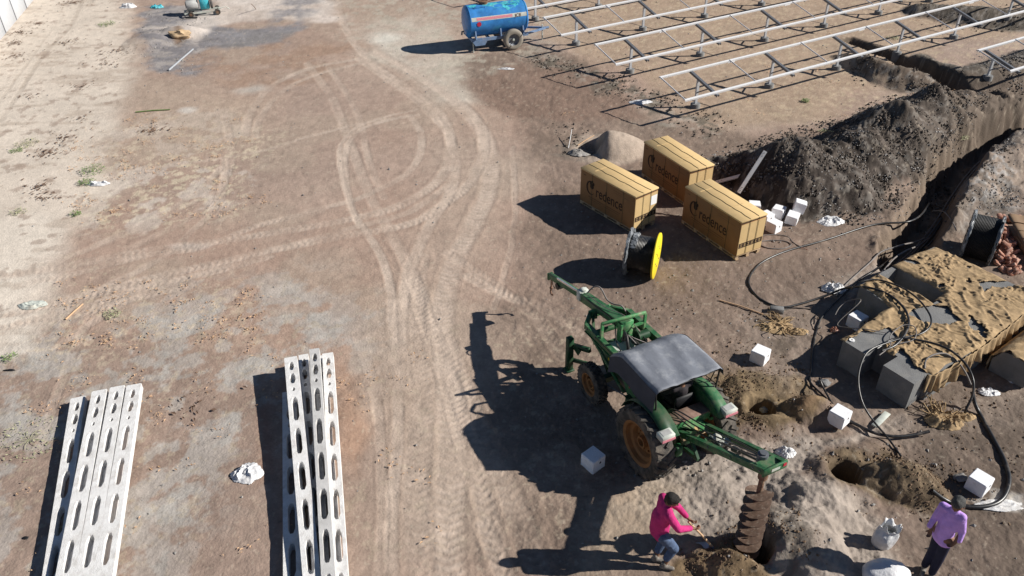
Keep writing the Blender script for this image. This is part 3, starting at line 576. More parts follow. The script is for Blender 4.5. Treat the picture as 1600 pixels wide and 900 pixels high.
# ------------------------------------------------------------------ cartons on pallets
def text_mesh(name, s, size, material, parent, M4, depth=.002, squeeze=1.0, shear=0):
    cu = bpy.data.curves.new(name, 'FONT'); cu.body = s; cu.size = size; cu.extrude = depth; cu.shear = shear; cu.offset = size*.006
    o = bpy.data.objects.new(name, cu); COL.objects.link(o)
    dg = bpy.context.evaluated_depsgraph_get(); dg.update(); me = bpy.data.meshes.new_from_object(o.evaluated_get(dg))
    bpy.data.objects.remove(o); bpy.data.curves.remove(cu)
    xs = [v.co.x for v in me.vertices]; w = (max(xs)-min(xs)) if xs else 1
    for v in me.vertices: v.co = M4 @ Vector((v.co.x*squeeze, v.co.y, v.co.z))
    me.materials.clear(); me.materials.append(material)
    o = bpy.data.objects.new(name, me); COL.objects.link(o); o.parent = parent; return o, w*squeeze
CL, CW, CH = 2.092, .815, 1.113
def make_carton(N, a, label, ribbon=False):
    u = np.array([math.cos(a), math.sin(a)]); v = np.array([-u[1], u[0]]); c = np.array(N)+u*CL/2-v*CW/2
    r = empty('carton', (c[0], c[1], zg(*c)), a, label, 'carton', 'cartons of panels on pallets'); L, Wd, H = CL, CW, CH; p = .12
    # pallet
    pal = MB().bevbox((0, 0, .106), (L-.01, Wd-.012, .020), .003).build('pallet', M['wood'], r)
    for i in (-.46, 0, .46): MB().box((0, i*(Wd-.09), .011), (L-.01, .09, .022)).build('runner', M['wood'], pal)
    blk = None
    for ix in (-1, -.5, 0, .5, 1):
        for iy in (-1, 0, 1):
            b = MB().box((0, 0, 0), (.11, .09, .072))
            if blk is None: blk = b.build('block', M['wood'], pal); o = blk
            else: o = blk.copy(); COL.objects.link(o); o.parent = pal
            o.location = (ix*(L/2-.065), iy*(Wd/2-.05), .059)
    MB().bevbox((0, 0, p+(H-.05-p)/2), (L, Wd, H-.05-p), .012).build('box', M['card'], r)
    # end faces take the sunlit card colour, the long sides the shaded one
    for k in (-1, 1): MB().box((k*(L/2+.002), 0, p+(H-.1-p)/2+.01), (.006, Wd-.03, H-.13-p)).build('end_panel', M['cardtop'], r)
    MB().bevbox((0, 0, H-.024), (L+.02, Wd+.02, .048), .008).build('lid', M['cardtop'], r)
    for k in (-1, 1): MB().box((k*(L/2+.006), 0, H-.060), (.006, Wd-.06, .020)).build('lid_gap', M['print'], r)
    # seams of the lid sheets
    for k, yy in ((-.18, 0), (.30, .05)): MB().box((k*L, yy, H+.0015), (.035, Wd*.55, .003)).build('tape', M['cardtop'], r)
    # long straps, slightly slack
    for y0 in (-.145, .125):
        rs = random.Random(int(a*1000)+int(y0*100)); q = []
        q.append((L/2+.014, y0, p+.02)); q.append((L/2+.016, y0, H-.02)); q.append((L/2-.01, y0, H+.005))
        for k in range(1, 12): q.append((L/2-k*L/12, y0+rs.uniform(-.018, .018), H+.006))
        q += [(-L/2+.01, y0, H+.005), (-L/2-.016, y0, H-.02), (-L/2-.014, y0, p+.02)]
        MB().tube(q, .006, 4).build('strap', M['strap'], r)
    for x0 in (-.30, 0, .27):
        q = [(x0*L, Wd/2+.007, p+.01), (x0*L+.004, Wd/2+.014, H-.03), (x0*L, Wd/2+.005, H+.004), (x0*L, -Wd/2-.005, H+.004), (x0*L, -Wd/2-.014, H-.03), (x0*L, -Wd/2-.007, p+.01)]
        if x0 == 0 or True: MB().tube([q[0], q[1]], .0045, 4).build('strap', M['strap'], r); 
    # printing on the long side seen from the track: swirl initial, word, fine lines
    Ms = Matrix.Translation((L/2, Wd/2+.004, 0)) @ Matrix(((-1, 0, 0, 0), (0, 0, 1, 0), (0, 1, 0, 0), (0, 0, 0, 1)))
    m = MB(); cx, cz, R = .44, .66, .20
    if ribbon: pass
    pts = []; rad = []
    for k in range(30):
        t = k/29; an = math.radians(70+250*t); rr = R*(1-.10*t); pts.append((cx+rr*math.cos(an)*.85, cz+rr*math.sin(an), 0)); rad.append(.006+.022*math.sin(math.pi*min(1, t*1.15)))
    vs = []; fs = []
    for k, (q, w_) in enumerate(zip(pts, rad)):
        d = Vector((q[0]-cx, q[1]-cz, 0)).normalized(); vs += [(q[0]-d.x*w_, q[1]-d.y*w_, 0), (q[0]+d.x*w_, q[1]+d.y*w_, 0)]
        if k: fs.append((2*k-2, 2*k-1, 2*k+1, 2*k))
    m.add([Ms @ Vector(q) for q in vs], fs)
    for (bx, bz, br, sq) in ((cx+.03, cz+.06, .075, 1.0), (cx-.01, cz+.14, .050, 1.2), (cx+.085, cz+.145, .040, 1.2), (cx+.04, cz+.21, .028, 1.3)):
        m.add([Ms @ Vector((bx+br*math.cos(k*.524), bz+br*sq*math.sin(k*.524), 0)) for k in range(12)], [tuple(range(12))])
    logo = m.build('logo', M['print'], r)
    text_mesh('lettering', 'redence', .44, M['print'], r, Ms @ Matrix.Translation((.62, .49, 0)), .001, .72)
    m = MB()
    for (x0, x1, zz, hh) in ((.34, 1.0, .375, .018), (1.06, 1.60, .375, .018), (.40, .84, .32, .012), (.92, 1.55, .32, .012), (.12, .22, .95, .022), (1.28, 1.62, .96, .008), (1.30, 1.9, .90, .006)):
        MB().add([Ms @ Vector(q) for q in ((x0, zz, 0), (x1, zz, 0), (x1, zz+hh, 0), (x0, zz+hh, 0))], [(0, 1, 2, 3)]).build('fine_print', M['fineprint'], r)
    # handling marks on the end: a dark band with pale pictograms
    Me = Matrix.Translation((-L/2-.0055, Wd/2, 0)) @ Matrix(((0, 0, -1, 0), (-1, 0, 0, 0), (0, 1, 0, 0), (0, 0, 0, 1)))
    def quad(mb, x0, x1, z0, z1, o=.001): mb.add([Me @ Vector(q) for q in ((x0, z0, o), (x1, z0, o), (x1, z1, o), (x0, z1, o))], [(0, 1, 2, 3)])
    m = MB(); quad(m, .03, Wd-.03, .34, .48); m.build('print_band', M['print'], r)
    for k in range(6):
        x0 = .07+k*.118; m = MB()
        quad(m, x0, x0+.07, .438, .446, .003); quad(m, x0, x0+.07, .372, .380, .003); quad(m, x0+.03, x0+.04, .38, .438, .003)
        if k % 2: quad(m, x0+.005, x0+.065, .405, .412, .003)
        m.build('pictogram', M['cardtop'], r)
    if ribbon:
        m = MB(); quad(m, Wd-.24, Wd-.03, .66, .93, .004); m.build('paper_label', M['paper'], r)
    return r
make_carton((3.165, 17.76), 2.21, 'brown carton with a white paper label, just behind the yellow flanged cable drum', True)
make_carton((4.787, 19.08), 2.042, 'brown carton farthest back, partly hidden behind the other two cartons')
make_carton((5.518, 16.42), 2.07, 'large brown carton on the right of the three, in front of the white cubes')

# ------------------------------------------------------------------ cable drums
def drum(loc, rz, R, wid, fl, fr, core, label, roll=0, side_hub=False):
    r = empty('cable_drum', loc, rz, label, 'cable drum')
    Rx = Matrix.Rotation(math.pi/2, 4, 'Y')       # lathe axis -> local x
    rs = random.Random(5)
    for k, m_ in ((-1, fl), (1, fr)):
        T = Matrix.Translation((k*wid/2, 0, R)) @ Rx
        m = MB().lathe([(.05, -.022), (R-.006, -.022), (R, -.016), (R, .016), (R-.006, .022), (.05, .022), (.05, -.022)], T, 48, smooth=False)
        f = m.build('flange', m_, r)
        m = MB()
        for q in range(6):
            an = q*math.pi/3+.3; m.cyl((k*(wid/2+.020), math.cos(an)*R*.45, R+math.sin(an)*R*.45), (k*(wid/2+.035), math.cos(an)*R*.45, R+math.sin(an)*R*.45), .018, 6)
        o = m.build('bolts', M['darksteel'], f); o['kind'] = 'stuff'
    # wound cable: a stack of rings
    m = MB(); prof = []; n = 18; rc = R*core
    for i in range(n):
        x0 = -wid/2+.03+(wid-.06)*i/n; st = (wid-.06)/n
        prof += [(rc-.004, x0), (rc+.012, x0+st*.5), (rc-.004, x0+st)]
    prof = [(.05, -wid/2+.03)]+prof+[(.05, wid/2-.03)]
    m.lathe(prof, Matrix.Translation((0, 0, R)) @ Rx, 40); c = m.build('wound_cable', M['bhose'], r)
    return r
def film(parent, x, R, z, seed, w=.05, a0=0, a1=6.28, name='torn_film'):
    """ragged plastic film stretched round a flange"""
    m = MB(); rs = random.Random(seed); n = 46; vs = []; fs = []
    for i in range(n+1):
        an = a0+(a1-a0)*i/n
        for j in range(5):
            t = j/4; xx = x-w+2*w*t+rs.uniform(-.012, .012); rr = R+.012+.014*math.sin(9*an+j)+rs.uniform(0, .018)-(.10 if j in (0, 4) else 0)
            vs.append((xx, math.cos(an)*rr, z+math.sin(an)*rr))
    for i in range(n):
        for j in range(4):
            if rs.random() > .12: fs.append((i*5+j, i*5+j+1, (i+1)*5+j+1, (i+1)*5+j))
    m.add(vs, fs, True); return m.build(name, M['wrap'], parent)
a_, b_ = on(979, 421), on(1024, 431)
dc = ((a_[0]+b_[0])/2, (a_[1]+b_[1])/2, min(a_[2], b_[2])-.01)
ang = math.radians(-20); dw = .66
d1 = drum(dc, ang, .56, dw, M['wrap'], M['yellow2'], .76, 'cable drum with one bright yellow flange standing in front of the cartons')
film(d1, -dw/2, .56, .56, 3, .05); film(d1, -dw/2+.13, .46, .56, 8, .10, .9, 2.4)
a2, b2 = on(1502, 385), on(1541, 402)
c2 = on(1524, 398)
d2 = drum((c2[0], c2[1], c2[2]-.10), math.radians(-33), .60, .62, M['wrap'], M['black'], .88, 'black cable drum with torn film standing beside the brick pile')
film(d2, -.31, .60, .60, 13, .05); film(d2, .31, .60, .60, 14, .04)
[c for c in d2.children if c.name.startswith('wound')][0].data.materials[0] = M['black']

# ------------------------------------------------------------------ white cubes with a cast hole
cube0 = None
def cube(px, py, rz, label, s=.315, dz=0.0, tilt=(0, 0)):
    global cube0
    x, y, z = on(px, py)
    if cube0 is None:
        r = empty('concrete_cube', (0, 0, 0)); bm = bmesh.new(); bmesh.ops.create_cube(bm, size=1)
        for v in bm.verts: v.co = Vector((v.co.x*.315, v.co.y*.315, v.co.z*.30+.15))
        bmesh.ops.bevel(bm, geom=list(bm.edges), offset=.012, segments=2, affect='EDGES')
        me = bpy.data.meshes.new('body'); bm.to_mesh(me); bm.free(); me.materials.append(M['white'])
        o = bpy.data.objects.new('body', me); COL.objects.link(o); o.parent = r
        MB().lathe([(.0, .0), (.024, 0), (.024, .003), (.0, .003)], Matrix.Translation((.1585, .02, .20)) @ Matrix.Rotation(math.pi/2, 4, 'Y'), 12).build('hole', M['rubber'], r)
        cube0 = r; o = r
    else: o = copy_tree(cube0)
    o.location = (x, y, z-.012+dz); o.rotation_euler = (tilt[0], tilt[1], rz); o.scale = (s/.315,)*3
    tag(o, label, 'concrete cube', 'white cubes lying about the site'); return o
R_ = math.radians
cube(926, 727, R_(-50), 'white cube standing in the shadow of the tractor beside its rear wheel')
cube(1186, 563, R_(-40), 'white cube alone between the tractor canopy and the sacking covered foundation')
cube(1309, 659, R_(-48), 'white cube with a pipe end touching it, between the two bored holes')
cube(1526, 763, R_(-52), 'white cube by the thick black hose, behind the man in the lilac shirt')
cube(1337, 509, R_(-55), 'white cube in the shaded notch of the foundation', dz=.0)
cube(1208, 360, R_(-52), 'nearest white cube of the group beside the right carton', .30)
cube(1236, 347, R_(-30), 'white cube with a hollow in its top, in the group beside the right carton', .30, tilt=(.15, .1))
cube(1215, 338, R_(-35), 'white cube behind the nearest one in the group beside the right carton', .30)
cube(1246, 330, R_(-20), 'farthest right white cube of the group beside the cartons', .30, dz=.02, tilt=(-.1, .2))
cube(1196, 347, R_(-60), 'white cube pressed against the right carton in the group', .30)
cube(1177, 331, R_(-10), 'white cube mostly hidden behind the right carton', .30)

# ------------------------------------------------------------------ steel channels leaning on the heap
def chan(p, q, label, w=.095, h=.045):
    p = Vector(p); q = Vector(q); r = empty('steel_channel', p, 0, label, 'steel channel')
    MB().channel((0, 0, 0), q-p, w, h, .008, up=(.3, -.5, .8)).build('section', M['whitesteel'], r)
    m = MB(); d = (q-p)
    for t in (.05, .12, .88, .95):
        c = d*t+Vector((.3, -.5, .8)).normalized()*(h/2+.001); m.cyl(c, c+Vector((.3, -.5, .8)).normalized()*.004, .018, 8)
    m.build('bolt_holes', M['rubber'], r); return r
p = on(1152, 303); p = G(1154, 301, .75); q = G(1196, 236, 1.8); chan(p, q, 'steel channel leaning steeply on the dark spoil heap behind the cartons')
p = on(1118, 287); q = G(1198, 264, .62); chan((p[0], p[1], p[2]+.04), q, 'steel channel lying low under the leaning one behind the cartons')

# ------------------------------------------------------------------ precast concrete poles
def pole(px0, py0, w0, pxn, wn, z0, label, seed=0, z1=None, m_=None, tilt=0.0, hgt=.15, extra=3.2):
    """far end centre at (px0,py0), passes (pxn,900); slotted web, shapes in the pole's own frame"""
    z1 = z0 if z1 is None else z1
    A = Vector(G(px0, py0, z0+hgt)); B = Vector(G(pxn, 900, z1+hgt)); d = (B-A); d.z = 0; vis = d.length; Lp = vis+extra; d.normalize()
    a = math.atan2(d.y, d.x); slope = (z1-z0)/vis
    r = empty('precast_pole', (A.x, A.y, z0+zg(A.x, A.y)*.6+.01), a, label, 'concrete pole', 'slotted concrete poles laid on the ground'); r.rotation_euler = (tilt, -math.atan(slope), a)
    w = w0; H = hgt; rs = random.Random(seed); m = MB()
    # cells along x: (length, slot length, slot half width)
    cells = [(.11, 0, 0), (.34, .25, .050), (.40, .30, .056), (.24, .10, .032)]
    x = sum(c[0] for c in cells)
    while x < Lp: cells.append((.84, .64, .056+.008*rs.random())); x += .84
    X = 0
    for (cl, slt, hw) in cells:
        taper = lambda xx: w*(1+.012*xx)/2
        y0, y1 = taper(X), taper(X+cl)
        if slt == 0:
            m.add([(X, -y0, 0), (X+cl, -y1, 0), (X+cl, y1, 0), (X, y0, 0), (X, -y0, H), (X+cl, -y1, H), (X+cl, y1, H), (X, y0, H)], [(0, 3, 2, 1), (4, 5, 6, 7), (0, 1, 5, 4), (2, 3, 7, 6), (3, 0, 4, 7)])
        else:
            cx = X+cl/2; e = min(slt*.35, .10); sx = slt/2
            inn = [(cx-sx, -hw*.45), (cx-sx+e, -hw), (cx, -hw), (cx+sx-e, -hw), (cx+sx, -hw*.45), (cx+sx, hw*.45), (cx+sx-e, hw), (cx, hw), (cx-sx+e, hw), (cx-sx, hw*.45)]
            out = [(X, -y0), (X+cl*.25, -(y0*.75+y1*.25)), (cx, -(y0+y1)/2), (X+cl*.75, -(y0*.25+y1*.75)), (X+cl, -y1), (X+cl, y1), (X+cl*.75, (y0*.25+y1*.75)), (cx, (y0+y1)/2), (X+cl*.25, (y0*.75+y1*.25)), (X, y0)]
            n = 10; inb = [(cx+(q[0]-cx)*.95, q[1]*.86) for q in inn]
            vs = [(q[0], q[1], H) for q in out]+[(q[0], q[1], H) for q in inn]+[(q[0], q[1], 0) for q in out]+[(q[0], q[1], 0) for q in inb]
            fs = []
            for i in range(n):
                j = (i+1) % n
                fs.append((i, j, n+j, n+i)); fs.append((2*n+j, 2*n+i, 3*n+i, 3*n+j)); fs.append((n+i, n+j, 3*n+j, 3*n+i))
                if i not in (4, 9): fs.append((j, i, 2*n+i, 2*n+j))
            m.add(vs, fs)
        X += cl
    y1 = w*(1+.012*X)/2; m.add([(X, -y1, 0), (X, y1, 0), (X, y1, H), (X, -y1, H)], [(0, 1, 2, 3)])
    m.build('slotted_beam', m_ or M['conc'], r)
    m2 = MB()
    for k in (-1, 1): m2.add([], [])
    return r
PW = .275
pole(121.5, 620, .27, 80, .3, .0, 'leftmost and lowest slotted concrete pole of the left stack, half in shade', 1)
pole(155, 609, PW, 101, .3, .14, 'second slotted concrete pole from the left in the left stack', 2)
pole(183, 603, PW, 131, .3, .14, 'third slotted concrete pole from the left in the left stack', 3)
pole(209, 600, PW, 160, .3, .14, 'rightmost slotted concrete pole of the left stack', 4)
pole(196, 606, PW, 146, .3, -.012, 'slotted concrete pole underneath the right side of the left stack', 5)
pole(166, 613, PW, 117, .3, -.012, 'slotted concrete pole underneath the middle of the left stack', 15)
pole(452, 612, .27, 457, .3, .0, 'lowest slotted concrete pole at the left of the middle stack, in shade', 6, extra=3.0)
pole(454, 558, .255, 487, .3, .30, 'slotted concrete pole lying on top at the left of the middle stack', 7, z1=.16)
pole(474, 554, .20, 499, .3, .02, 'shaded slotted concrete pole sunk between the two rows of the middle stack', 8)
pole(491, 545, .20, 513, .3, .34, 'narrow greyish slotted concrete pole riding highest on the middle stack', 9, z1=.22, m_=M['conc2'])
pole(512, 552, .22, 532, .3, .15, 'rightmost slotted concrete pole of the middle stack', 10)
pole(500, 556, .25, 522, .3, -.012, 'slotted concrete pole at the bottom right of the middle stack', 11)
pole(462, 566, .25, 488, .3, -.012, 'slotted concrete pole at the bottom of the middle stack', 12)

# ------------------------------------------------------------------ wall at the top left corner
p0 = Vector(G(4, 57)); p1 = Vector(G(50, 2)); d = (p1-p0); d.z = 0; d.normalize()
s1 = Vector(G(22, 32)); s2 = Vector(G(42, 13)); pitch = (s2-s1).length
wall = empty('boundary_wall', (p0.x, p0.y, 0), math.atan2(d.y, d.x), 'white precast boundary wall at the top left corner', 'wall')
off0 = (s1-p0).dot(d); pw = None
for k in range(-4, 6):
    x0 = off0+k*pitch
    if pw is None: pw = MB().bevbox((pitch/2, 0, .9), (pitch-.05, .07, 1.8), .008).build('panel', M['wallw'], wall); o = pw
    else: o = pw.copy(); COL.objects.link(o); o.parent = wall
    o.location = (x0, 0, 0)
    if k == -4: po = MB().bevbox((0, 0, .88), (.10, .13, 1.76), .006).build('post', M['darksteel'], wall); o = po
    else: o = po.copy(); COL.objects.link(o); o.parent = wall
    o.location = (x0, .02, 0)

# ------------------------------------------------------------------ racks for solar panels
DV = Vector((.872, .489, 0)); NV = Vector((-.489, .872, 0)); SP = 3.43; RA = math.atan2(DV.y, DV.x)
def rack(o, x0, x1, posts, label):
    """local x along the row, y up-slope"""
    r = empty('panel_rack', (o[0], o[1], 0), RA, label, 'solar rack', 'rows of bare solar racking')
    zl, zu, yl, yu = .86, 1.19, -.92, .42; L = x1-x0
    sl_ = Vector((0, yu-yl, zu-zl)).normalized(); up = Vector((1, 0, 0)).cross(sl_)
    for (yy, zz, w) in ((yl, zl, .085), (yu, zu, .075)):
        m = MB().channel((x0, yy, zz), (x1, yy, zz), w, .06, .006, up=up)
        m.build('rail', M['whitesteel'], r)
    post0 = raf0 = foot0 = None
    for k in posts:
        px = k*SP; gx = o[0]+DV.x*px; gy = o[1]+DV.y*px; gz = zg(gx, gy)
        if post0 is None:
            post0 = MB().channel((0, 0, -.35), (0, 0, 1.0), .10, .06, .007, up=(0, -1, 0)).build('post', M['steel'], r); a = post0
            foot0 = MB().lathe([(0, -.3), (.17, -.3), (.17, .12), (.155, .15), (0, .155)], None, 14).build('footing', M['conc3'], r); f = foot0
            a1 = Vector((0, yl-.10, zl-.10)); a2 = Vector((0, yu+.06, zu-.035)); dd = (a2-a1)
            raf0 = MB().channel(a1, a2, .095, .08, .006, up=up).build('rafter', M['darksteel'], r); b = raf0
            br0 = MB().beam((0, -.02, .55), (0, -.55, .86), .03, .04).build('brace', M['darksteel'], r); c = br0
        else:
            a = post0.copy(); b = raf0.copy(); c = br0.copy(); f = foot0.copy()
            for q in (a, b, c, f): COL.objects.link(q); q.parent = r
        a.location = (px, 0, 0); b.location = (px, 0, 0); c.location = (px, 0, 0); f.location = (px, 0, gz*.8)
    # thin ties between the rails and small splice plates
    tie = None; xs = [x0+.02]
    k = SP*.5
    while k < x1: xs.append(k); k += SP
    for xx in xs:
        if tie is None: tie = MB().tube([(0, yl, zl+.03), (0, yu, zu+.03)], .021, 6).build('tie_rod', M['whitesteel'], r); t = tie
        else: t = tie.copy(); COL.objects.link(t); t.parent = r
        t.location = (xx, 0, 0)
    sp = None; xx = x0+3.1
    while xx < x1:
        if sp is None: sp = MB().box((0, yu-.075, zu-.02), (.30, .02, .05)).build('splice_plate', M['whitesteel'], r); t = sp
        else: t = sp.copy(); COL.objects.link(t); t.parent = r
        t.location = (xx, 0, 0); xx += SP*1.9
    return r
rack((6.40, 25.94), -1.35, 23.0, range(0, 7), 'long bare solar rack in the row nearest the dark spoil heap')
rack((4.60, 29.34), -1.40, 22.0, range(0, 7), 'long bare solar rack in the second row behind the spoil heap')
rack((2.81, 32.66), -1.35, 20.0, range(0, 6), 'long bare solar rack in the third row, its end just right of the blue tank')
rack((1.25, 36.1), -1.35, 17.0, range(0, 5), 'long bare solar rack in the far row touching the top edge, behind the blue tank')
rack((17.17, 27.55), -.45, 14.0, range(0, 4), 'short bare solar rack at the right edge with its first post by the trench')
rack((-.4, 39.6), -1.35, 17.0, range(0, 5), 'bare solar rack farthest away beyond the top edge')

# ------------------------------------------------------------------ blue tank trailer
def tank():
    x, y, _ = G(802, 77); ang = math.radians(19); ca, sa = math.cos(ang), math.sin(ang)
    # wheel sits at local x=.55, local y=-.72
    lx, ly = .52, -.72; ox = x-(lx*ca-ly*sa); oy = y-(lx*sa+ly*ca)
    r = empty('tank_trailer', (ox, oy, zg(ox, oy)), ang, 'blue two wheeled tank trailer with a white stripe at the top edge', 'tank trailer')
    L, R, Z = 2.45, .62, 1.13; Rx = Matrix.Translation((0, 0, Z)) @ Matrix.Rotation(math.pi/2, 4, 'Y')
    def P(t): return t
    prof = [(0, -L/2-.09), (R*.35, -L/2-.085), (R*.75, -L/2-.05), (R*.94, -L/2-.012), (R, -L/2+.03), (R+.012, -L/2+.035), (R+.012, -L/2+.06), (R, -L/2+.065), (R, 0), (R, L/2-.065), (R+.012, L/2-.06), (R+.012, L/2-.035), (R, L/2-.03), (R*.94, L/2+.012), (R*.75, L/2+.05), (R*.35, L/2+.085), (0, L/2+.09)]
    t = MB().lathe(prof, Rx, 48).build('tank', M['blue'], r)
    # stripe band follows the shell
    def band(a0, a1, x0, x1, dr, name, m_, parent):
        vs = []; fs = []
        for i in range(9):
            a = math.radians(a0+(a1-a0)*i/8)
            for xx in (x0, x1): vs.append((xx, -math.cos(a)*(R+dr), Z+math.sin(a)*(R+dr)))
            if i: fs.append((2*i-2, 2*i-1, 2*i+1, 2*i))
        return MB().add(vs, fs, True).build(name, m_, parent)
    band(13, 27, -L/2+.07, L/2-.07, .004, 'stripe', M['offw'], t)
    band(15.5, 24.5, -.95, .55, .006, 'stripe_print', M['pinkr'], t)
    Mt = Matrix.Translation((.66, -(R+.016)*math.cos(R_(14)), Z+(R+.016)*math.sin(R_(14)))) @ Matrix.Rotation(R_(71), 4, 'X')
    text_mesh('lettering', 'JCB', .17, M['rust'], t, Mt, .001, 1.0)
    MB().lathe([(0, 0), (.09, 0), (.09, .01), (0, .01)], Matrix.Translation((-.86, -R*.999-.004, Z+.03)) @ Matrix.Rotation(math.pi/2, 4, 'X'), 16).build('round_emblem', M['red'], t)
    # splashes of sun bleached paint on top
    rs = random.Random(3); m = MB()
    for (xc, a0, wx, wa) in ((.15, 78, .5, 26), (.55, 66, .35, 20), (-.3, 84, .35, 14), (.85, 80, .22, 18), (-.95, 80, .18, 12), (.42, 50, .10, 10)):
        n = 18; vs = [(xc, a0)]
        for k in range(n):
            an = 2*math.pi*k/n; q = rs.uniform(.6, 1.15); vs.append((xc+wx*q*math.cos(an), a0+wa*q*math.sin(an)))
        pts = [(v[0], -math.cos(R_(v[1]))*(R+.003), Z+math.sin(R_(v[1]))*(R+.003)) for v in vs]
        m.add(pts, [(0, 1+k, 1+(k+1) % n) for k in range(n)], True)
    m.build('bleached_paint', M['cyan'], t)
    m = MB()
    for xc in (-.72, .62):
        m.tube([(xc-.22, -.30, Z+R*.88), (xc-.20, -.30, Z+R+.0), (xc+.20, -.30, Z+R+.0), (xc+.22, -.30, Z+R*.88)], .014, 6)
    m.build('hand_rail', M['blue'], r)
    m = MB().lathe([(0, 0), (.17, 0), (.17, .09), (.20, .09), (.20, .12), (0, .13)], Matrix.Translation((-.45, .05, Z+R-.02)), 20); m.box((-.45, .05, Z+R+.13), (.34, .05, .03)); m.build('hatch', M['rust'], t)
    # cradle and chassis
    for xc in (-L/2+.22, .05, L/2-.22):
        for sy in (-1, 1):
            m = MB().beam((xc, sy*.60, .55), (xc, sy*.50, .86), .16, .05, up=(1, 0, 0)); m.build('cradle_bracket', M['blueframe'], r)
    for sy in (-1, 1): MB().beam((-L/2+.05, sy*.56, .52), (L/2, sy*.56, .52), .07, .12).build('chassis_rail', M['blueframe'], r)
    m = MB()
    for xc in (-L/2+.1, -.4, .5, L/2-.1): m.beam((xc, -.56, .50), (xc, .56, .50), .07, .09, up=(0, 0, 1))
    m.build('crossmember', M['blueframe'], r)
    MB().prism([(-.55, 0), (.10, 0), (-.02, -.20), (-.42, -.20)], -.012, .012, Matrix.Translation((-.62, -.60, .50)) @ Matrix.Rotation(math.pi/2, 4, 'X')).build('gusset', M['blueframe'], r)
    MB().cyl((lx, -.70, .42), (lx, .70, .42), .04, 10).build('axle', M['rubber'], r)
    for sy in (-1, 1):
        T = Matrix.Translation((lx, sy*.72, .42)) @ Matrix.Rotation(sy*-math.pi/2, 4, 'X')
        w = MB().lathe([(0, .02), (.05, .05), (.06, .02), (.16, .0), (.22, .02), (.25, .07), (.25, -.07), (0, -.06)], T, 28).build('wheel', M['darksteel'], r)
        MB().lathe([(.24, .085), (.30, .10), (.38, .095), (.415, .06), (.42, 0), (.415, -.06), (.38, -.095), (.24, -.085), (.24, .085)], T, 36).build('tyre', M['tyre2'], w)
        MB().lathe([(0, .075), (.045, .07), (.05, .02)], T, 12).build('hub_cap', M['offw'], w)
    m = MB().beam((L/2-.1, .5, .5), (L/2+1.0, 0, .48), .06, .08); m.beam((L/2-.1, -.5, .5), (L/2+1.0, 0, .48), .06, .08); m.tube([(L/2+.98, 0, .48), (L/2+1.12, 0, .48)], .05, 8); m.build('drawbar', M['blueframe'], r)
    MB().cyl((L/2+.85, .02, .0), (L/2+.85, .02, .62), .03, 8).build('jack_leg', M['offw'], r)
    MB().cyl((-L/2+.12, -.5, .0), (-L/2+.12, -.5, .5), .022, 8).build('prop_leg', M['offw'], r)
    MB().tube([(-L/2-.1, 0, .75), (-L/2-.18, 0, .75), (-L/2-.2, 0, .62)], .035, 10).build('outlet', M['darksteel'], r)
tank()

# ------------------------------------------------------------------ engine driven pump, cut by the top edge
def pump():
    x, y, _ = G(318, 24); r = empty('engine_pump', (x-.1, y+.1, zg(x, y)), math.radians(18), 'worn cyan and grey engine pump on a small wheeled frame at the top left', 'pump')
    m = MB()
    for sy in (-.25, .25): m.beam((-.75, sy, .16), (.85, sy, .16), .05, .07)
    for xx in (-.7, 0, .8): m.beam((xx, -.25, .16), (xx, .25, .16), .05, .05)
    m.build('frame', M['offw'], r)
    MB().lathe([(0, -.28), (.10, -.28), (.19, -.26), (.21, -.22), (.21, .20), (.17, .25), (0, .25)], Matrix.Translation((-.32, 0, .48)) @ Matrix.Rotation(math.pi/2, 4, 'Y'), 24).build('motor_drum', M['greypaint'], r)
    MB().lathe([(0, -.29), (.15, -.29), (.15, -.285), (0, -.28)], Matrix.Translation((-.325, 0, .48)) @ Matrix.Rotation(math.pi/2, 4, 'Y'), 18).build('drum_face', M['grime'], r)
    m = MB().bevbox((.22, 0, .52), (.42, .40, .50), .04); m.bevbox((.20, .02, .86), (.30, .26, .20), .05); m.build('engine_block', M['cyan'], r)
    MB().lathe([(0, 0), (.24, 0), (.27, .02), (.27, .09), (.24, .11), (0, .11)], Matrix.Translation((.46, 0, .50)) @ Matrix.Rotation(math.pi/2, 4, 'Y'), 26).build('flywheel', M['grime'], r)
    m = MB().tube([(.25, .1, .9), (.25, .1, 1.15), (.38, .1, 1.2)], .03, 8); m.build('exhaust', M['rubber'], r)
    m = MB().bevbox((-.1, .05, .95), (.28, .34, .16), .03); m.build('fuel_tank', M['cyan'], r)
    for (xx, sy) in ((-.45, -.32), (-.45, .32), (.72, -.32), (.72, .32)):
        w = MB().lathe([(0, .03), (.07, .03), (.08, -.03), (0, -.03)], Matrix.Translation((xx, sy, .13)) @ Matrix.Rotation(math.pi/2, 4, 'X'), 14).build('wheel', M['rust'], r)
        MB().lathe([(.075, .04), (.12, .04), (.13, 0), (.12, -.04), (.075, -.04), (.075, .04)], Matrix.Translation((xx, sy, .13)) @ Matrix.Rotation(math.pi/2, 4, 'X'), 18).build('tyre', M['tyre'], w)
    MB().tube([(.85, 0, .2), (1.1, 0, .25), (1.25, .05, .12)], .022, 6).build('tow_handle', M['offw'], r)
    MB().tube([(-.55, -.1, .3), (-.75, -.25, .15), (-.7, -.5, .06), (-.2, -.6, .05)], .03, 8).build('suction_hose', M['bhose'], r)
pump()

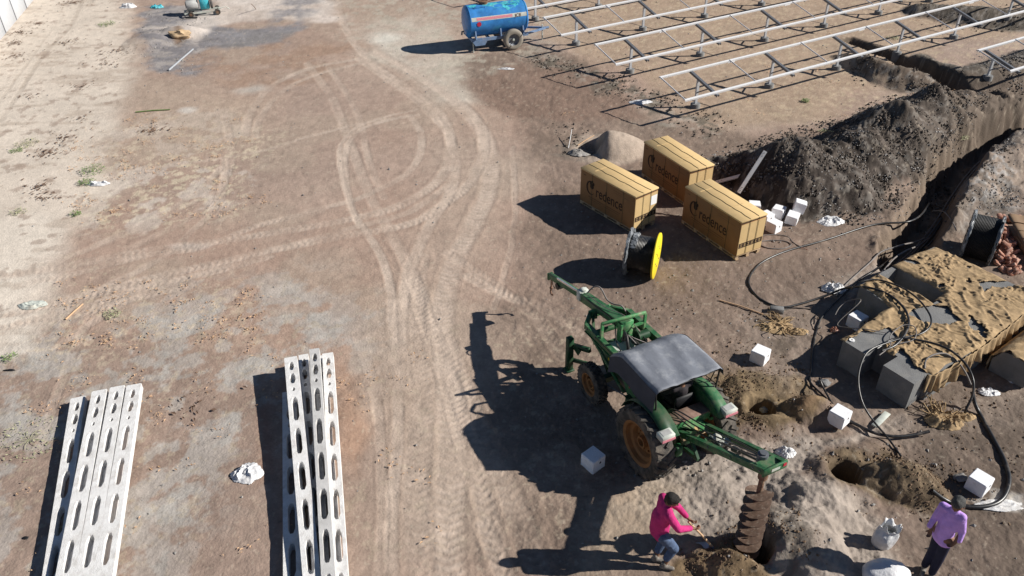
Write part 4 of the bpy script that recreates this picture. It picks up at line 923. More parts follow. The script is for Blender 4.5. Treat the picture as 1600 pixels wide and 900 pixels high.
# ------------------------------------------------------------------ foundation with openings, sacking on top
def foundation():
    Z = .62; a = on(1317.5, 532)  # sight line to the near left top corner
    P0 = Vector(G(1317.5, 532, Z)); ang = math.radians(-56.5)
    r = empty('foundation_block', (P0.x, P0.y, 0), ang, 'long grey concrete foundation with open notches, draped in brown sacking', 'foundation')
    out = [(0, 0), (.50, 0), (.50, .46), (.93, .46), (.93, 0), (1.60, 0), (1.57, .47), (1.66, .50), (1.68, 2.28), (1.60, 3.6), (1.50, 4.72), (-1.0, 4.68), (-1.06, 3.25), (.28, 3.20), (.30, 2.62), (-1.03, 2.58), (-1.02, 1.92), (-.10, 1.78)]
    # the opening between y 2.6 and 3.2 is closed on its left by a thin wall
    m = MB(); m.prism(out, -.25, Z); m.build('concrete_body', M['conc3'], r)
    MB().prism([(-1.08, 2.60), (-.97, 2.60), (-.97, 3.23), (-1.08, 3.23)], -.2, Z-.03).build('opening_kerb', M['conc3'], r)
    # sacking: crumpled sheet a little above the concrete, bare where the concrete shows
    bare = [([(.00, -.2), (.56, -.2), (.56, .95), (.30, 1.0), (.02, .30)], .0), ([(.90, -.2), (1.72, -.2), (1.72, .45), (1.30, .40), (1.12, .62), (.90, .70)], .0),
            ([(.20, 1.9), (.62, 1.75), (.95, 2.05), (1.05, 2.5), (.62, 2.62), (.36, 2.55)], .0), ([(.45, 4.0), (.65, 3.85), (.95, 4.7), (.80, 4.9)], 0)]
    du = .019; us = np.arange(-1.12, 1.78, du); vs_ = np.arange(-.02, 4.8, du)
    U, V = np.meshgrid(us, vs_, indexing='ij'); u = U.ravel(); v = V.ravel()
    wu = u+(fbm(u, v, .5, 3, 401)-.5)*.16; wv = v+(fbm(u, v, .5, 3, 402)-.5)*.16
    inside = polydist(wu, wv, out)
    hid = np.zeros(u.shape)
    for pts, _ in bare: hid = np.maximum(hid, ss(-.02, .02, polydist(u+(fbm(u, v, .3, 3, 403)-.5)*.25, v+(fbm(u, v, .3, 3, 404)-.5)*.25, pts)))
    ridg = lambda s, sc, sx=1, sy=1: 1-np.abs(2*fbm(u*sx, v*sy, sc, 2, s)-1)*2.2
    cr = lambda sd_, sc_, a_, st: ss(0, 1, np.clip(1-np.abs(2*fbm((u*math.cos(a_)+v*math.sin(a_))*st, -u*math.sin(a_)+v*math.cos(a_), sc_, 2, sd_, .45)-1)*4.5, 0, 1))
    hh = .010+.035*fbm(u, v, .6, 3, 413)+(.2+1.1*ss(.4, .65, fbm(u, v, .7, 2, 421)))*(.022*cr(410, .75, .9, 3.2)+.022*cr(411, .45, 2.2, 2.8))+(.2+1.1*ss(.4, .65, fbm(u, v, .5, 2, 422)))*(.020*cr(416, .34, .2, 2.4)+.016*cr(417, .22, 1.5, 2.2)+.010*cr(418, .13, 2.8, 2.0))
    fall = np.clip(-inside/.05, 0, 1)
    keep = (inside > -.03) & (hid < .5) & (fbm(u, v, .30, 3, 415) > .22)
    zz = Z+hh*ss(-.04, .08, inside)-.02*fall
    idx = -np.ones(u.shape, int); K = keep.reshape(U.shape); nu, nv = U.shape
    cell = K[:-1, :-1] & K[1:, :-1] & K[1:, 1:] & K[:-1, 1:]; I, J = np.where(cell)
    q = np.stack([I*nv+J, (I+1)*nv+J, (I+1)*nv+J+1, I*nv+J+1], 1); used = np.unique(q); idx[used] = np.arange(len(used))
    me = bpy.data.meshes.new('jute_sacking'); me.from_pydata(np.stack([u, v, zz], 1)[used].tolist(), [], idx[q].tolist()); me.materials.append(M['burlap'])
    me.polygons.foreach_set('use_smooth', np.ones(len(me.polygons), bool)); o = bpy.data.objects.new('jute_sacking', me); COL.objects.link(o); o.parent = r
    o.modifiers.new('thickness', 'SOLIDIFY').thickness = .008
    # hanging skirt along the right side, gathered in vertical folds
    path = smooth_line([(1.58, .42), (1.68, .62), (1.71, 1.4), (1.71, 2.30), (1.63, 3.6), (1.53, 4.75)], 26)
    vs = []; fs = []; n = len(path); nz = 12; s = 0
    for i, pnt in enumerate(path):
        t = Vector(path[min(i+1, n-1)])-Vector(path[max(i-1, 0)]); t.normalize(); nn = Vector((t.y, -t.x)); 
        if i: s += (Vector(pnt)-Vector(path[i-1])).length
        low = .10+.22*float(fbm(np.array([s]), np.array([3.3]), .6, 3, 420)[0])*2-.08
        for k in range(nz+1):
            f = k/nz; z = Z+.035-(Z+.03-low)*f; fold = .035*math.sin(s*34+3*math.sin(s*5))+.03*math.sin(s*15+f*2)
            amp = (.25+.95*f)*fold+.02*f; vs.append((pnt[0]+nn.x*(amp+.02), pnt[1]+nn.y*(amp+.02), z))
    for i in range(n-1):
        for k in range(nz): fs.append((i*(nz+1)+k, i*(nz+1)+k+1, (i+1)*(nz+1)+k+1, (i+1)*(nz+1)+k))
    o = MB().add(vs, fs, True).build('sacking_skirt', M['burlap'], r); o.modifiers.new('thickness', 'SOLIDIFY').thickness = .008
    MB().lathe([(.02, 0), (.055, 0), (.055, .02), (.02, .02), (.02, 0)], Matrix.Translation((.10, .14, Z+.001)), 18).build('washer', M['paper'], r)
    # second block beyond, round fronted
    P1 = Vector(G(1570, 592)); r2 = empty('foundation_block', (P1.x, P1.y, 0), math.radians(36), 'short foundation block with a dark bare end under sacking at the right edge', 'foundation')
    prof = [(-.36, 0), (-.40, .32), (-.26, .55), (.0, .60), (.22, .56), (.36, .30), (.34, 0)]
    Mx = Matrix(((0, 0, 1, 0), (1, 0, 0, 0), (0, 1, 0, 0), (0, 0, 0, 1)))
    MB().prism(prof, 0, 4.2, Mx).build('concrete_body', M['conc3'], r2)
    vs = []; fs = []; rs = random.Random(9); nx = 90; top = smooth_line([(-.40, .18), (-.42, .33), (-.27, .575), (0, .625), (.235, .585), (.385, .31), (.40, .02)], 6); nt_ = len(top)
    for i in range(nx+1):
        x = -.03+4.2*i/nx
        for j, (yy, zz_) in enumerate(top):
            k = 1+.05*math.sin(x*17+j*.7)+.05*(float(vnoise(np.array([x*6.]), np.array([j*.7]), 430)[0])-.5)
            vs.append((x+(.04*math.sin(j*1.3) if i == 0 else 0), yy*k, zz_*k))
    for i in range(nx):
        for j in range(nt_-1): fs.append((i*nt_+j, i*nt_+j+1, (i+1)*nt_+j+1, (i+1)*nt_+j))
    o = MB().add(vs, fs, True).build('jute_sacking', M['burlap'], r2); o.modifiers.new('thickness', 'SOLIDIFY').thickness = .008
foundation()

# ------------------------------------------------------------------ cables and hoses
def hose(pts, rad, material, label, name='cable', cat='cable', group=None):
    P = []
    for q in pts:
        z = q[2] if len(q) > 2 else None
        P.append(on(q[0], q[1], rad*.8) if z is None else G(q[0], q[1], z))
    P = smooth_line(P, 6); m = MB().tube(P, rad, 8); o = m.build(name, material); return tag(o, label, cat, group)
F_ = .66
gi = 'loose cables around the foundation'
hose([(1452, 318, -.5), (1440, 335, -.12), (1424, 345, .04), (1404, 348, .05), (1380, 350), (1350, 356), (1290, 376), (1230, 393), (1192, 410), (1174, 428), (1170, 446), (1186, 467), (1218, 481), (1250, 476), (1290, 462, .08), (1322, 450, .3), (1355, 449, F_), (1388, 460, F_+.03), (1412, 481, F_+.05), (1420, 502, F_+.04), (1414, 522, F_+.03), (1398, 540, F_+.02), (1378, 548, F_+.01)], .026, M['bhose'], 'thick black cable bending wide over open dirt from the trench to the foundation', group=gi)
hose([(1330, 452, F_-.2), (1343, 441, F_), (1370, 437, F_+.02), (1406, 448, F_+.06), (1433, 466, F_+.08), (1452, 490, F_+.08), (1454, 508, F_+.06), (1440, 521, F_+.04), (1415, 527, F_+.03), (1388, 535, F_+.03), (1361, 546, F_+.04), (1348, 562, F_), (1341, 592, .55), (1347, 628, .35), (1365, 658, .12), (1387, 684, .08), (1408, 713, .03)], .020, M['bhose'], 'black cable looping over the foundation and dropping toward the second bored hole', group=gi)
hose([(1370, 545, F_+.01), (1400, 529, F_+.03), (1448, 534, F_+.06), (1484, 547, F_+.08), (1508, 568, F_), (1520, 592, .55), (1520, 616, .36), (1510, 638, .15), (1508, 645, .04)], .024, M['bhose'], 'black cable arching off the right side of the foundation', group=gi)
hose([(1445, 576, F_), (1447, 562, F_+.05), (1460, 554, F_+.08), (1478, 553, F_+.06), (1496, 565, F_-.05), (1509, 583, .5), (1517, 601, .38)], .018, M['ghose'], 'short pale cable arching over the right end of the foundation', group=gi)
hose([(1519, 612, .30), (1524, 632, .12), (1532, 652), (1551, 687), (1568, 720), (1576, 750), (1569, 776), (1551, 790), (1518, 794), (1482, 786), (1455, 768)], .038, M['bhose'], 'thickest black hose making a big bend round the white cube behind the standing man', group=gi)
hose([(1394, 538, F_+.02), (1427, 531, F_+.05), (1430, 512, F_+.10), (1412, 508, F_+.1), (1392, 523, F_+.05), (1391, 540, F_+.02), (1374, 555, F_+.0)], .011, M['ghose'], 'thin grey cable in a small loop on the middle of the foundation', group=gi)
hose([(1400, 398), (1372, 420), (1340, 440), (1310, 468), (1285, 495), (1275, 520), (1270, 548), (1268, 580), (1266, 598), (1285, 618), (1301, 632)], .020, M['bhose'], 'black cable lying in the shade along the left of the foundation', group=gi)
hose([(1280, 590, .2), (1286, 605, .08), (1300, 632)], .020, M['bhose'], 'short black cable end in front of the foundation left corner', group=gi)
hose([(1318, 652, .03), (1340, 664, .03), (1368, 677, .04), (1400, 682, .05), (1430, 679, .06), (1452, 674, .10)], .030, M['bhose'], 'black pipe lying from the white cube into the bundle of sacking', name='pipe', cat='pipe')
hose([(1446, 372, -.7), (1430, 378, -.45), (1412, 382, -.05), (1396, 387, .05), (1376, 394, .04), (1358, 412), (1340, 428), (1322, 445), (1306, 464)], .020, M['ghose'], 'grey cable climbing out of the trench toward the white rag', group=gi)
hose([(1452, 372, -.75), (1434, 384, -.5), (1415, 392, -.05), (1397, 404, .10), (1383, 420, .35), (1372, 432, F_)], .020, M['ghose'], 'grey cable climbing out of the trench onto the foundation edge', group=gi)
hose([(1305, 492, .25), (1312, 480, .3), (1325, 470, .4), (1345, 470, .6), (1309, 505, .25), (1325, 512, .3), (1350, 514, F_), (1385, 520, F_)], .010, M['ghose'], 'thin pale cable hanging in the shaded notch', group=gi)
hose([(1188, 378), (1205, 376), (1225, 377), (1236, 383), (1222, 389), (1200, 388), (1187, 383)], .014, M['ghose'], 'thin pale cable coil lying at the foot of the right carton')
hose([(1188, 369), (1210, 367), (1230, 370), (1240, 380), (1251, 386)], .012, M['ghose'], 'thin pale cable end with an orange tip by the right carton')
hose([(1222, 486), (1235, 482), (1250, 482), (1267, 484)], .012, M['bhose'], 'thin black cable end poking from a buried block')
hose([(1457, 330, -.3), (1472, 330, -.05), (1482, 338, .1), (1491, 352, .3), (1494, 360, .45)], .015, M['ghose'], 'thin grey cable rising from the trench to the black drum')
TR = [(1650, 205), (1590, 226), (1552, 246), (1524, 274), (1500, 308), (1480, 340), (1460, 368), (1438, 392), (1414, 412)]
for k, (dx, dz, m_, nm) in enumerate(((-16, .16, 'ghose', 'bright'), (-10, .12, 'ghose', 'pale'), (-4, .07, 'bhose', 'black'), (3, .05, 'bhose', 'black'))):  # black sheath on the last two stands for the shade in the trench
    hose([(q[0]+dx, q[1]+dz*14, -1.02+dz+.04*math.sin(i*1.7+k)) for i, q in enumerate(TR)], .022, M[m_], ('pale conduit lying nearest the sunny wall of the trench', 'grey conduit second from the sunny wall of the trench', 'black conduit next to the grey one on the trench floor', 'black conduit farthest right on the shaded trench floor')[k], name='conduit', cat='conduit', group='conduits lying in the trench')
tag(MB().beam(G(1366, 666, .03), G(1387, 645, .03), .12, .03, bev=.004).build('board', M['offw']), 'pale board lying across the black pipe', 'board')

# ------------------------------------------------------------------ tractor carrying a crane in front and an earth auger behind
TA = math.atan2(.9, -.437); TO = (2.983, 10.093)
def wheel_part(root, name, x, sy, R, w, rimr, yoff, rimmat):
    T = Matrix.Translation((x, sy*yoff, R)) @ Matrix.Rotation(-sy*math.pi/2, 4, 'X')     # lathe +z = outward
    h = w/2
    m = MB().lathe([(0, h*.05), (.07, h*.05), (.08, h*.45), (.11, h*.45), (.12, h*.0), (rimr*.62, -h*.15), (rimr*.70, h*.25), (rimr*.86, h*.35), (rimr*.90, h*.75), (rimr*1.0, h*.86), (rimr*1.04, h*.86), (rimr*1.04, -h*.86), (rimr*.5, -h*.5), (0, -h*.5)], T, 40)
    for k in range(8):
        a = k*math.pi/4; m.cyl(T @ Vector((rimr*.45*math.cos(a), rimr*.45*math.sin(a), -h*.05)), T @ Vector((rimr*.45*math.cos(a), rimr*.45*math.sin(a), h*.10)), .018, 6)
    rim = m.build(name, rimmat, root)
    m = MB().lathe([(rimr*1.02, h*.84), (rimr*1.14, h*.98), (R*.86, h*1.0), (R*.94, h*.86), (R*.955, h*.5), (R*.96, 0), (R*.955, -h*.5), (R*.94, -h*.86), (R*.86, -h), (rimr*1.14, -h*.98), (rimr*1.02, -h*.84), (rimr*1.02, h*.84)], T, 48)
    n = 22 if R > .6 else 26
    if R > .6:
        for k in range(n):
            for s in (-1, 1):
                a = 2*math.pi*(k+(.5 if s > 0 else 0))/n; da = .17
                p = T @ Vector((R*.965*math.cos(a), R*.965*math.sin(a), s*h*.06)); q = T @ Vector((R*.925*math.cos(a+da), R*.925*math.sin(a+da), s*h*.98))
                ctr = T @ Vector((0, 0, 0)); up = ((p+q)/2-ctr); m.beam(p, q, .052, .062, up=up.normalized())
    else:
        for k in range(n):
            for s in (-1, 0, 1):
                a = 2*math.pi*(k+.5*(s % 2))/n; p = T @ Vector((R*.97*math.cos(a), R*.97*math.sin(a), s*h*.62-.02)); q = T @ Vector((R*.97*math.cos(a), R*.97*math.sin(a), s*h*.62+.025))
                m.beam(p, q, .05, .03, up=(p-(T @ Vector((0, 0, s*h*.62)))).normalized())
    t = m.build('tyre', M['tyre'], rim); return rim
def tractor():
    r = empty('tractor', (TO[0], TO[1], zg(*TO)-.01), TA, 'green tractor with grey canopy, crane boom in front and earth auger behind', 'tractor')
    B = lambda name, mb, m_, parent=None: mb.build(name, M[m_], parent or r)
    wheel_part(r, 'rear_wheel', .05, 1, .69, .38, .42, .77, M['yellow']); wheel_part(r, 'rear_wheel', .05, -1, .69, .34, .42, .56, M['yellow'])
    wheel_part(r, 'front_wheel', 1.99, 1, .42, .24, .235, .64, M['yellow']); wheel_part(r, 'front_wheel', 1.99, -1, .42, .24, .235, .64, M['yellow'])
    B('rear_axle', MB().cyl((.05, -.66, .72), (.05, .66, .72), .09, 12), 'dgreen')
    B('front_axle', MB().beam((1.99, -.55, .42), (1.99, .55, .42), .12, .12).beam((1.99, -.1, .5), (1.99, .1, .5), .2, .25), 'dgreen')
    B('gearbox', MB().bevbox((.30, 0, .72), (1.1, .42, .45), .05).bevbox((.05, 0, .74), (.5, .62, .42), .06), 'dgreen')
    hood = B('hood', MB().prism([(-.26, .68), (.26, .68), (.27, 1.0), (.20, 1.10), (-.20, 1.10), (-.27, 1.0)], .95, 2.28, Matrix(((0, 0, 1, 0), (1, 0, 0, 0), (0, 1, 0, 0), (0, 0, 0, 1)))), 'green')
    m = MB()
    for k in range(7): m.box((2.292, 0, .72+.05*k), (.02, .42, .018))
    m.build('grille', M['rubber'], hood)
    m = MB()
    for sy in (-1, 1): m.box((1.55, sy*.276, .86), (1.0, .008, .05))
    m.build('side_stripe', M['yellow2'], hood)
    B('engine', MB().bevbox((1.5, 0, .55), (1.2, .36, .30), .04), 'grime')
    B('exhaust_pipe', MB().tube([(1.25, .30, 1.0), (1.30, .34, 1.35), (1.33, .36, 1.72), (1.44, .33, 1.86), (1.62, .25, 1.80), (1.70, .22, 1.55)], .030, 10), 'rubber')
    # fenders curved over the rear wheels
    for sy in (1, -1):
        vs = []; fs = []; n = 9
        for i in range(n+1):
            a = math.radians(18+118*i/n); rr = .77
            for yy in ((.50, .80) if sy > 0 else (.34, .58)): vs.append((.05+math.cos(a)*rr, sy*yy, .69+math.sin(a)*rr*.97))
            if i: fs.append((2*i-2, 2*i-1, 2*i+1, 2*i))
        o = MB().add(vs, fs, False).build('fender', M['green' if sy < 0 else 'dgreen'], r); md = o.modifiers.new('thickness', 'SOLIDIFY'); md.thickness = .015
        # inner side plate of the fender
        m = MB().prism([(.05+math.cos(R_(18+118*i/n))*.76, .69+math.sin(R_(18+118*i/n))*.76*.97) for i in range(n+1)], (.49 if sy > 0 else -.345), (.502 if sy > 0 else -.333), Matrix(((1, 0, 0, 0), (0, 0, 1, 0), (0, 1, 0, 0), (0, 0, 0, 1)))); m.build('fender_side', M['green'], r)
        ly = .74 if sy > 0 else -.56; lb = B('lamp_box', MB().bevbox((-.44, ly, 1.26), (.19, .27, .12), .015), 'offw')
        MB().box((-.539, ly, 1.235), (.012, .26, .045)).build('red_lens', M['pinkr'], lb)
        MB().box((-.44, ly, 1.322), (.11, .17, .006)).build('top_plate', M['greypaint'], lb)
        B('bracket', MB().beam((-.46, ly*.9, 1.19), (-.20, ly*.7, .92), .04, .05), 'lgreen')
    # platform, operator seat, steering, dashboard
    B('platform', MB().box((.55, 0, .86), (.62, .96, .03)), 'dgreen')
    B('seat', MB().bevbox((.30, -.05, 1.02), (.36, .42, .08), .03).bevbox((.13, -.05, 1.20), (.07, .40, .30), .03), 'black')
    st = B('steering_wheel', MB().tube([(.74+.05*math.cos(a*.393), -.05+.18*math.sin(a*.393), 1.28+.165*math.cos(a*.393)*.8) for a in range(16)], .014, 6, closed=True), 'black')
    B('dashboard', MB().bevbox((.90, -.02, 1.10), (.14, .44, .30), .03), 'green')
    B('lever', MB().tube([(.45, .36, .9), (.50, .38, 1.2), (.47, .40, 1.34)], .012, 6), 'rod')
    m = MB(); 
    for k in range(4): m.tube([(.10+.07*k, .40, 1.0), (.08+.075*k, .47, 1.25)], .010, 6); m.blob((.08+.075*k, .47, 1.26), .018, k, .05, 1)
    B('control_lever', m, 'rubber')
    B('valve_block', MB().bevbox((.16, .42, 1.00), (.32, .16, .12), .015), 'offw')
    # brown topped box across the back and timber step
    bx = B('rear_box', MB().bevbox((-.12, .03, 1.08), (.26, .78, .16), .012), 'lgreen')
    MB().bevbox((-.12, .03, 1.175), (.27, .73, .026), .008).build('box_top', M['brown'], bx)
    B('step_board', MB().bevbox((-.36, .06, .90), (.12, .52, .035), .006), 'wood')
    # canopy
    vs = []; fs = []; nx, ny = 22, 20; x0, x1, y0, y1 = -.05, 1.18, -.66, .72
    prof = lambda x: 1.895 if x < .98 else 1.895-.11*((x-.98)/.34)**1.4*2
    for i in range(nx+1):
        X = x0+(1.36-x0)*i/nx
        for j in range(ny+1):
            Y = y0+(y1-y0)*j/ny; t = (j/ny)
            sag = -.025*math.sin(math.pi*t)*math.sin(math.pi*min(1, i/nx*1.25)); fold = .014*math.sin(t*17+X*2.2+2*math.sin(X*1.7))*(.4+.6*math.sin(math.pi*t))+.006*math.sin(t*43+X*3)
            edge = -.05*max(0, 1-t*ny/1.2)**2-.05*max(0, 1-(1-t)*ny/1.2)**2
            vs.append((X, Y, prof(X)+sag+fold+edge))
    for i in range(nx):
        for j in range(ny): fs.append((i*(ny+1)+j, i*(ny+1)+j+1, (i+1)*(ny+1)+j+1, (i+1)*(ny+1)+j))
    can = MB().add(vs, fs, True).build('canopy', M['canvas'], r); can.modifiers.new('thickness', 'SOLIDIFY').thickness = .008
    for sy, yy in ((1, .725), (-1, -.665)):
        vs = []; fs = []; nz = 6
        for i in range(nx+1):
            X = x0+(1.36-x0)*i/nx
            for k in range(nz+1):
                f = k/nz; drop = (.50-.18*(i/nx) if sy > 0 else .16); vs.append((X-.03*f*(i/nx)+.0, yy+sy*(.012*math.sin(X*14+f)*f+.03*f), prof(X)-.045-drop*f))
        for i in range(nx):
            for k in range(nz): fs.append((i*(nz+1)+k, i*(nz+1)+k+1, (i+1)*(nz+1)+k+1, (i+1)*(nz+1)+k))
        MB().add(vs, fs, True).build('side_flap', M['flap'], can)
    m = MB()
    for (xx, yy, bx_, by_) in ((0, .69, -.02, .50), (0, -.63, -.02, -.50), (1.10, .69, .98, .42), (1.10, -.63, .98, -.44)):
        m.tube([(bx_, by_, .95), (bx_+(xx-bx_)*.6, by_+(yy-by_)*.8, 1.4), (xx*.92, yy, 1.82)], .016, 8)
    m.tube([(0, .69, 1.825), (0, -.63, 1.825)], .014, 6); m.tube([(1.0, .69, 1.82), (1.0, -.63, 1.82)], .014, 6)
    for yy in (.69, .03, -.63): m.tube([(0, yy, 1.815), (1.0, yy, 1.81)], .012, 6)
    for k in range(4): m.tube([(.10+.2*k, -.66, 1.80), (.16+.2*k, -.58, 1.35), (.14+.22*k, -.52, 1.0)], .010, 6)
    m.tube([(.0, -.60, 1.5), (1.05, -.56, 1.42)], .010, 6); m.tube([(.0, -.57, 1.25), (1.0, -.52, 1.2)], .010, 6)
    m.build('canopy_frame', M['rubber'], r)
    # crane frame: two deep side rails, sloping side plates, nose members
    for sy, yy in ((1, .47), (-1, -.50)):
        m = MB().beam((2.58, yy, 1.34), (.95, yy, 1.40), .06, .16, bev=.008); m.beam((2.58, yy, 1.425), (.95, yy, 1.485), .10, .012); m.beam((2.58, yy, 1.255), (.95, yy, 1.315), .10, .012); B('side_rail', m, 'green')
        MB().box((1.75, yy+sy*.036, 1.365), (.9, .006, .05), M=Matrix.Rotation(.037, 3, 'Y')).build('nameplate', M['strap'], r)
        B('side_plate', MB().prism([(1.50, 1.30), (1.00, 1.38), (.62, 1.02), (.12, .80), (.10, .62), (.66, .70), (1.10, .80)], -.012, .012, Matrix(((1, 0, 0, 0), (0, 0, 1, yy-sy*.02), (0, 1, 0, 0), (0, 0, 0, 1)))), 'green')
        MB().box((1.05, yy+sy*.0, 1.12), (.20, .012+.03, .045), M=Matrix.Rotation(-.9, 3, 'Y')).build('red_mark', M['red'], r)
        B('strut', MB().beam((2.45, yy, 1.28), (1.30, yy*.8, .62), .05, .06, bev=.006), 'green')
        B('inner_strut', MB().beam((2.3, yy*.9, 1.25), (2.0, yy*.6, .55), .045, .05), 'green')
        B('nose_member', MB().beam((2.60, yy, 1.34), (2.86, sy*.22, 1.36), .07, .16, up=(0, 0, 1), bev=.006), 'green')
    for xx, zz in ((2.35, 1.33), (1.55, 1.36), (1.15, 1.36)): B('crossbar', MB().beam((xx, -.49, zz), (xx, .46, zz), .07, .09, up=(0, 0, 1), bev=.006), 'green')
    B('nose_plate', MB().beam((2.87, -.25, 1.36), (2.87, .25, 1.36), .05, .18, up=(0, 0, 1), bev=.006), 'lgreen')
    B('deck_plate', MB().box((1.80, .10, 1.285), (.42, .66, .012)), 'offw')
    B('arch', MB().beam((2.05, .46, 1.40), (2.05, .46, 1.78), .05, .05).beam((2.05, .48, 1.78), (1.95, -.44, 1.80), .05, .06, bev=.008).beam((1.95, -.43, 1.40), (1.95, -.43, 1.78), .05, .05).beam((1.95, -.43, 1.58), (1.95, -.10, 1.56), .04, .05), 'lgreen')
    B('mast', MB().beam((1.98, -.06, 1.28), (1.98, -.06, 1.74), .20, .12, up=(1, 0, 0), bev=.01).beam((1.98, .10, 1.28), (1.98, .10, 1.70), .04, .14, up=(1, 0, 0)), 'lgreen')
    B('winch', MB().cyl((1.75, -.38, 1.46), (1.75, -.12, 1.46), .09, 14).lathe([(.05, 0), (.14, 0), (.14, .02), (.05, .02)], Matrix.Translation((1.75, -.12, 1.46)) @ Matrix.Rotation(math.pi/2, 4, 'X'), 16), 'dgreen')
    cy = B('lift_cylinder', MB().cyl((1.35, -.10, 1.40), (1.72, -.02, 1.44), .045, 12), 'rubber')
    MB().cyl((1.05, -.20, 1.38), (1.36, -.10, 1.40), .024, 10).build('piston_rod', M['rod'], cy)
    B('hydraulic_hose', MB().tube([(1.55, .02, 1.5), (1.72, .10, 1.62), (1.62, .0, 1.56), (1.40, -.2, 1.5), (1.25, -.3, 1.42)], .014, 6), 'ghose')
    # boom
    bm_ = B('boom', MB().beam((1.92, .02, 1.66), (3.52, .03, 1.34), .15, .19, bev=.010).beam((1.92, .02, 1.757), (3.52, .03, 1.437), .19, .012), 'green')
    inner = MB().beam((3.40, .03, 1.375), (4.86, .02, 1.02), .10, .13, bev=.008).build('boom_extension', M['green'], bm_)
    MB().beam((3.50, .075, 1.44), (4.45, .07, 1.205), .03, .04).build('guide_bar', M['rod'], bm_)
    MB().bevbox((3.48, .03, 1.40), (.12, .22, .24), .01).bevbox((3.46, .03, 1.53), (.10, .10, .06), .01).build('boom_collar', M['offw'], bm_)
    MB().cyl((4.42, -.06, 1.02), (4.42, .10, 1.02), .075, 14).build('sheave', M['rubber'], bm_)
    m = MB().beam((4.86, .02, 1.08), (4.86, .02, .92), .12, .05, up=(1, 0, 0)); m.build('boom_head', M['green'], bm_)
    hk = MB(); hk.tube([(4.80, .02, .98), (4.80, .02, .74)], .020, 8); hk.blob((4.80, .02, .72), .045, 1, .05, 1)
    hk.tube([(4.80+.0, .02, .68), (4.83, .02, .62), (4.80, .02, .565), (4.74, .02, .56), (4.715, .02, .61)], [.018, .022, .022, .018, .008], 8); hk.build('hook', M['rust'], bm_)
    B('boom_hose', MB().tube(smooth_line([(3.35, .0, 1.50), (3.28, -.10, 1.66), (3.12, -.16, 1.72), (2.95, -.22, 1.52), (2.78, -.28, 1.50), (2.66, -.38, 1.50), (2.55, -.44, 1.36), (2.50, -.45, 1.30)], 5), .016, 8), 'ghose')
    B('boom_prop', MB().beam((2.80, .12, 1.30), (3.05, .05, 1.38), .06, .10).beam((2.85, .16, 1.30), (2.45, .34, .95), .05, .07), 'green')
    # stabiliser leg on the left of the nose
    B('stabiliser_leg', MB().bevbox((2.93, .62, .46), (.13, .13, .84), .012).bevbox((2.93, .62, .04), (.18, .18, .05), .01), 'dgreen')
    B('stabiliser_arm', MB().beam((2.93, .57, .66), (2.48, .42, .80), .08, .10, bev=.008).beam((2.93, .57, .28), (2.48, .30, .36), .06, .08, bev=.008).prism([(2.90, .60), (2.70, .55), (2.60, .74), (2.90, .74)], .55, .56, Matrix(((1, 0, 0, 0), (0, 0, 1, 0), (0, 1, 0, 0), (0, 0, 0, 1)))), 'dgreen')
    # rear boom carrying the auger
    for sy, ya, yb in ((1, .30, .22), (-1, -.17, -.14)):
        m = MB().beam((-.22, ya, .92), (-2.12, yb, 1.79), .045, .125, bev=.006); m.beam((-.22, ya, .989), (-2.12, yb, 1.859), .07, .010); m.build('auger_boom_rail', M['green'], r)
    rails = B('end_plate', MB().beam((-2.15, .27, 1.80), (-2.15, -.19, 1.80), .035, .15, up=(0, 0, 1), bev=.005).box((-2.03, .04, 1.79), (.20, .36, .02)), 'green')
    MB().box((-2.172, -.13, 1.82), (.008, .06, .06)).build('reflector', M['red'], rails)
    MB().box((-2.171, .04, 1.80), (.006, .16, .05)).build('faded_label', M['offw'], rails)
    for t in (.08, .30, .97): B('boom_crossmember', MB().beam((-.22-1.9*t, .28-.06*t, .92+.87*t), (-.22-1.9*t, -.15, .92+.87*t), .06, .08, up=(0, 0, 1)), 'green')
    B('gusset_plate', MB().prism([(-.25, -.14), (-.25, .28), (-.62, -.14)], 1.06, 1.075), 'lgreen')
    B('hydraulic_motor', MB().cyl((-1.88, .04, 1.70), (-1.88, .04, 1.86), .085, 16).cyl((-1.88, .04, 1.86), (-1.88, .04, 1.89), .055, 14), 'darksteel')
    B('drive_shaft', MB().tube([(-.75, .05, 1.16), (-1.2, .04, 1.37), (-1.8, .04, 1.64)], .022, 8).cyl((-1.28, .04, 1.40), (-1.42, .04, 1.46), .055, 10).bevbox((-.95, .08, 1.24), (.18, .12, .06), .01), 'grime')
    B('boom_fitting', MB().bevbox((-.88, .02, 1.26), (.20, .16, .03), .008).bevbox((-1.02, .0, 1.29), (.12, .22, .03), .008), 'offw')
    B('yellow_cap', MB().cyl((-.46, .10, 1.12), (-.46, .10, 1.15), .045, 14), 'cardtop')
    for sy in (-.12, .24): B('lower_link', MB().beam((-.15, sy, .62), (-.75, sy, .74), .05, .07).beam((-.75, sy, .74), (-.45, sy, 1.05), .05, .05), 'dgreen')
    B('link_bracket', MB().bevbox((-.30, .06, .78), (.10, .40, .24), .02).bevbox((-.42, .42, .74), (.14, .14, .22), .02), 'green')
    # auger, hanging nearly plumb
    top = Vector((-2.06, .15, 1.66)); bot = Vector((-2.16, .24, -.45)); ax = (bot-top).normalized(); uu = ax.orthogonal().normalized(); ww = ax.cross(uu)
    au = B('auger', MB().cyl(top, bot, .045, 12).cyl(top-ax*.08, top+ax*.10, .075, 12), 'rust')
    vs = []; fs = []; n = 360; t0, t1 = .33, (bot-top).length-.05; turns = 9.0
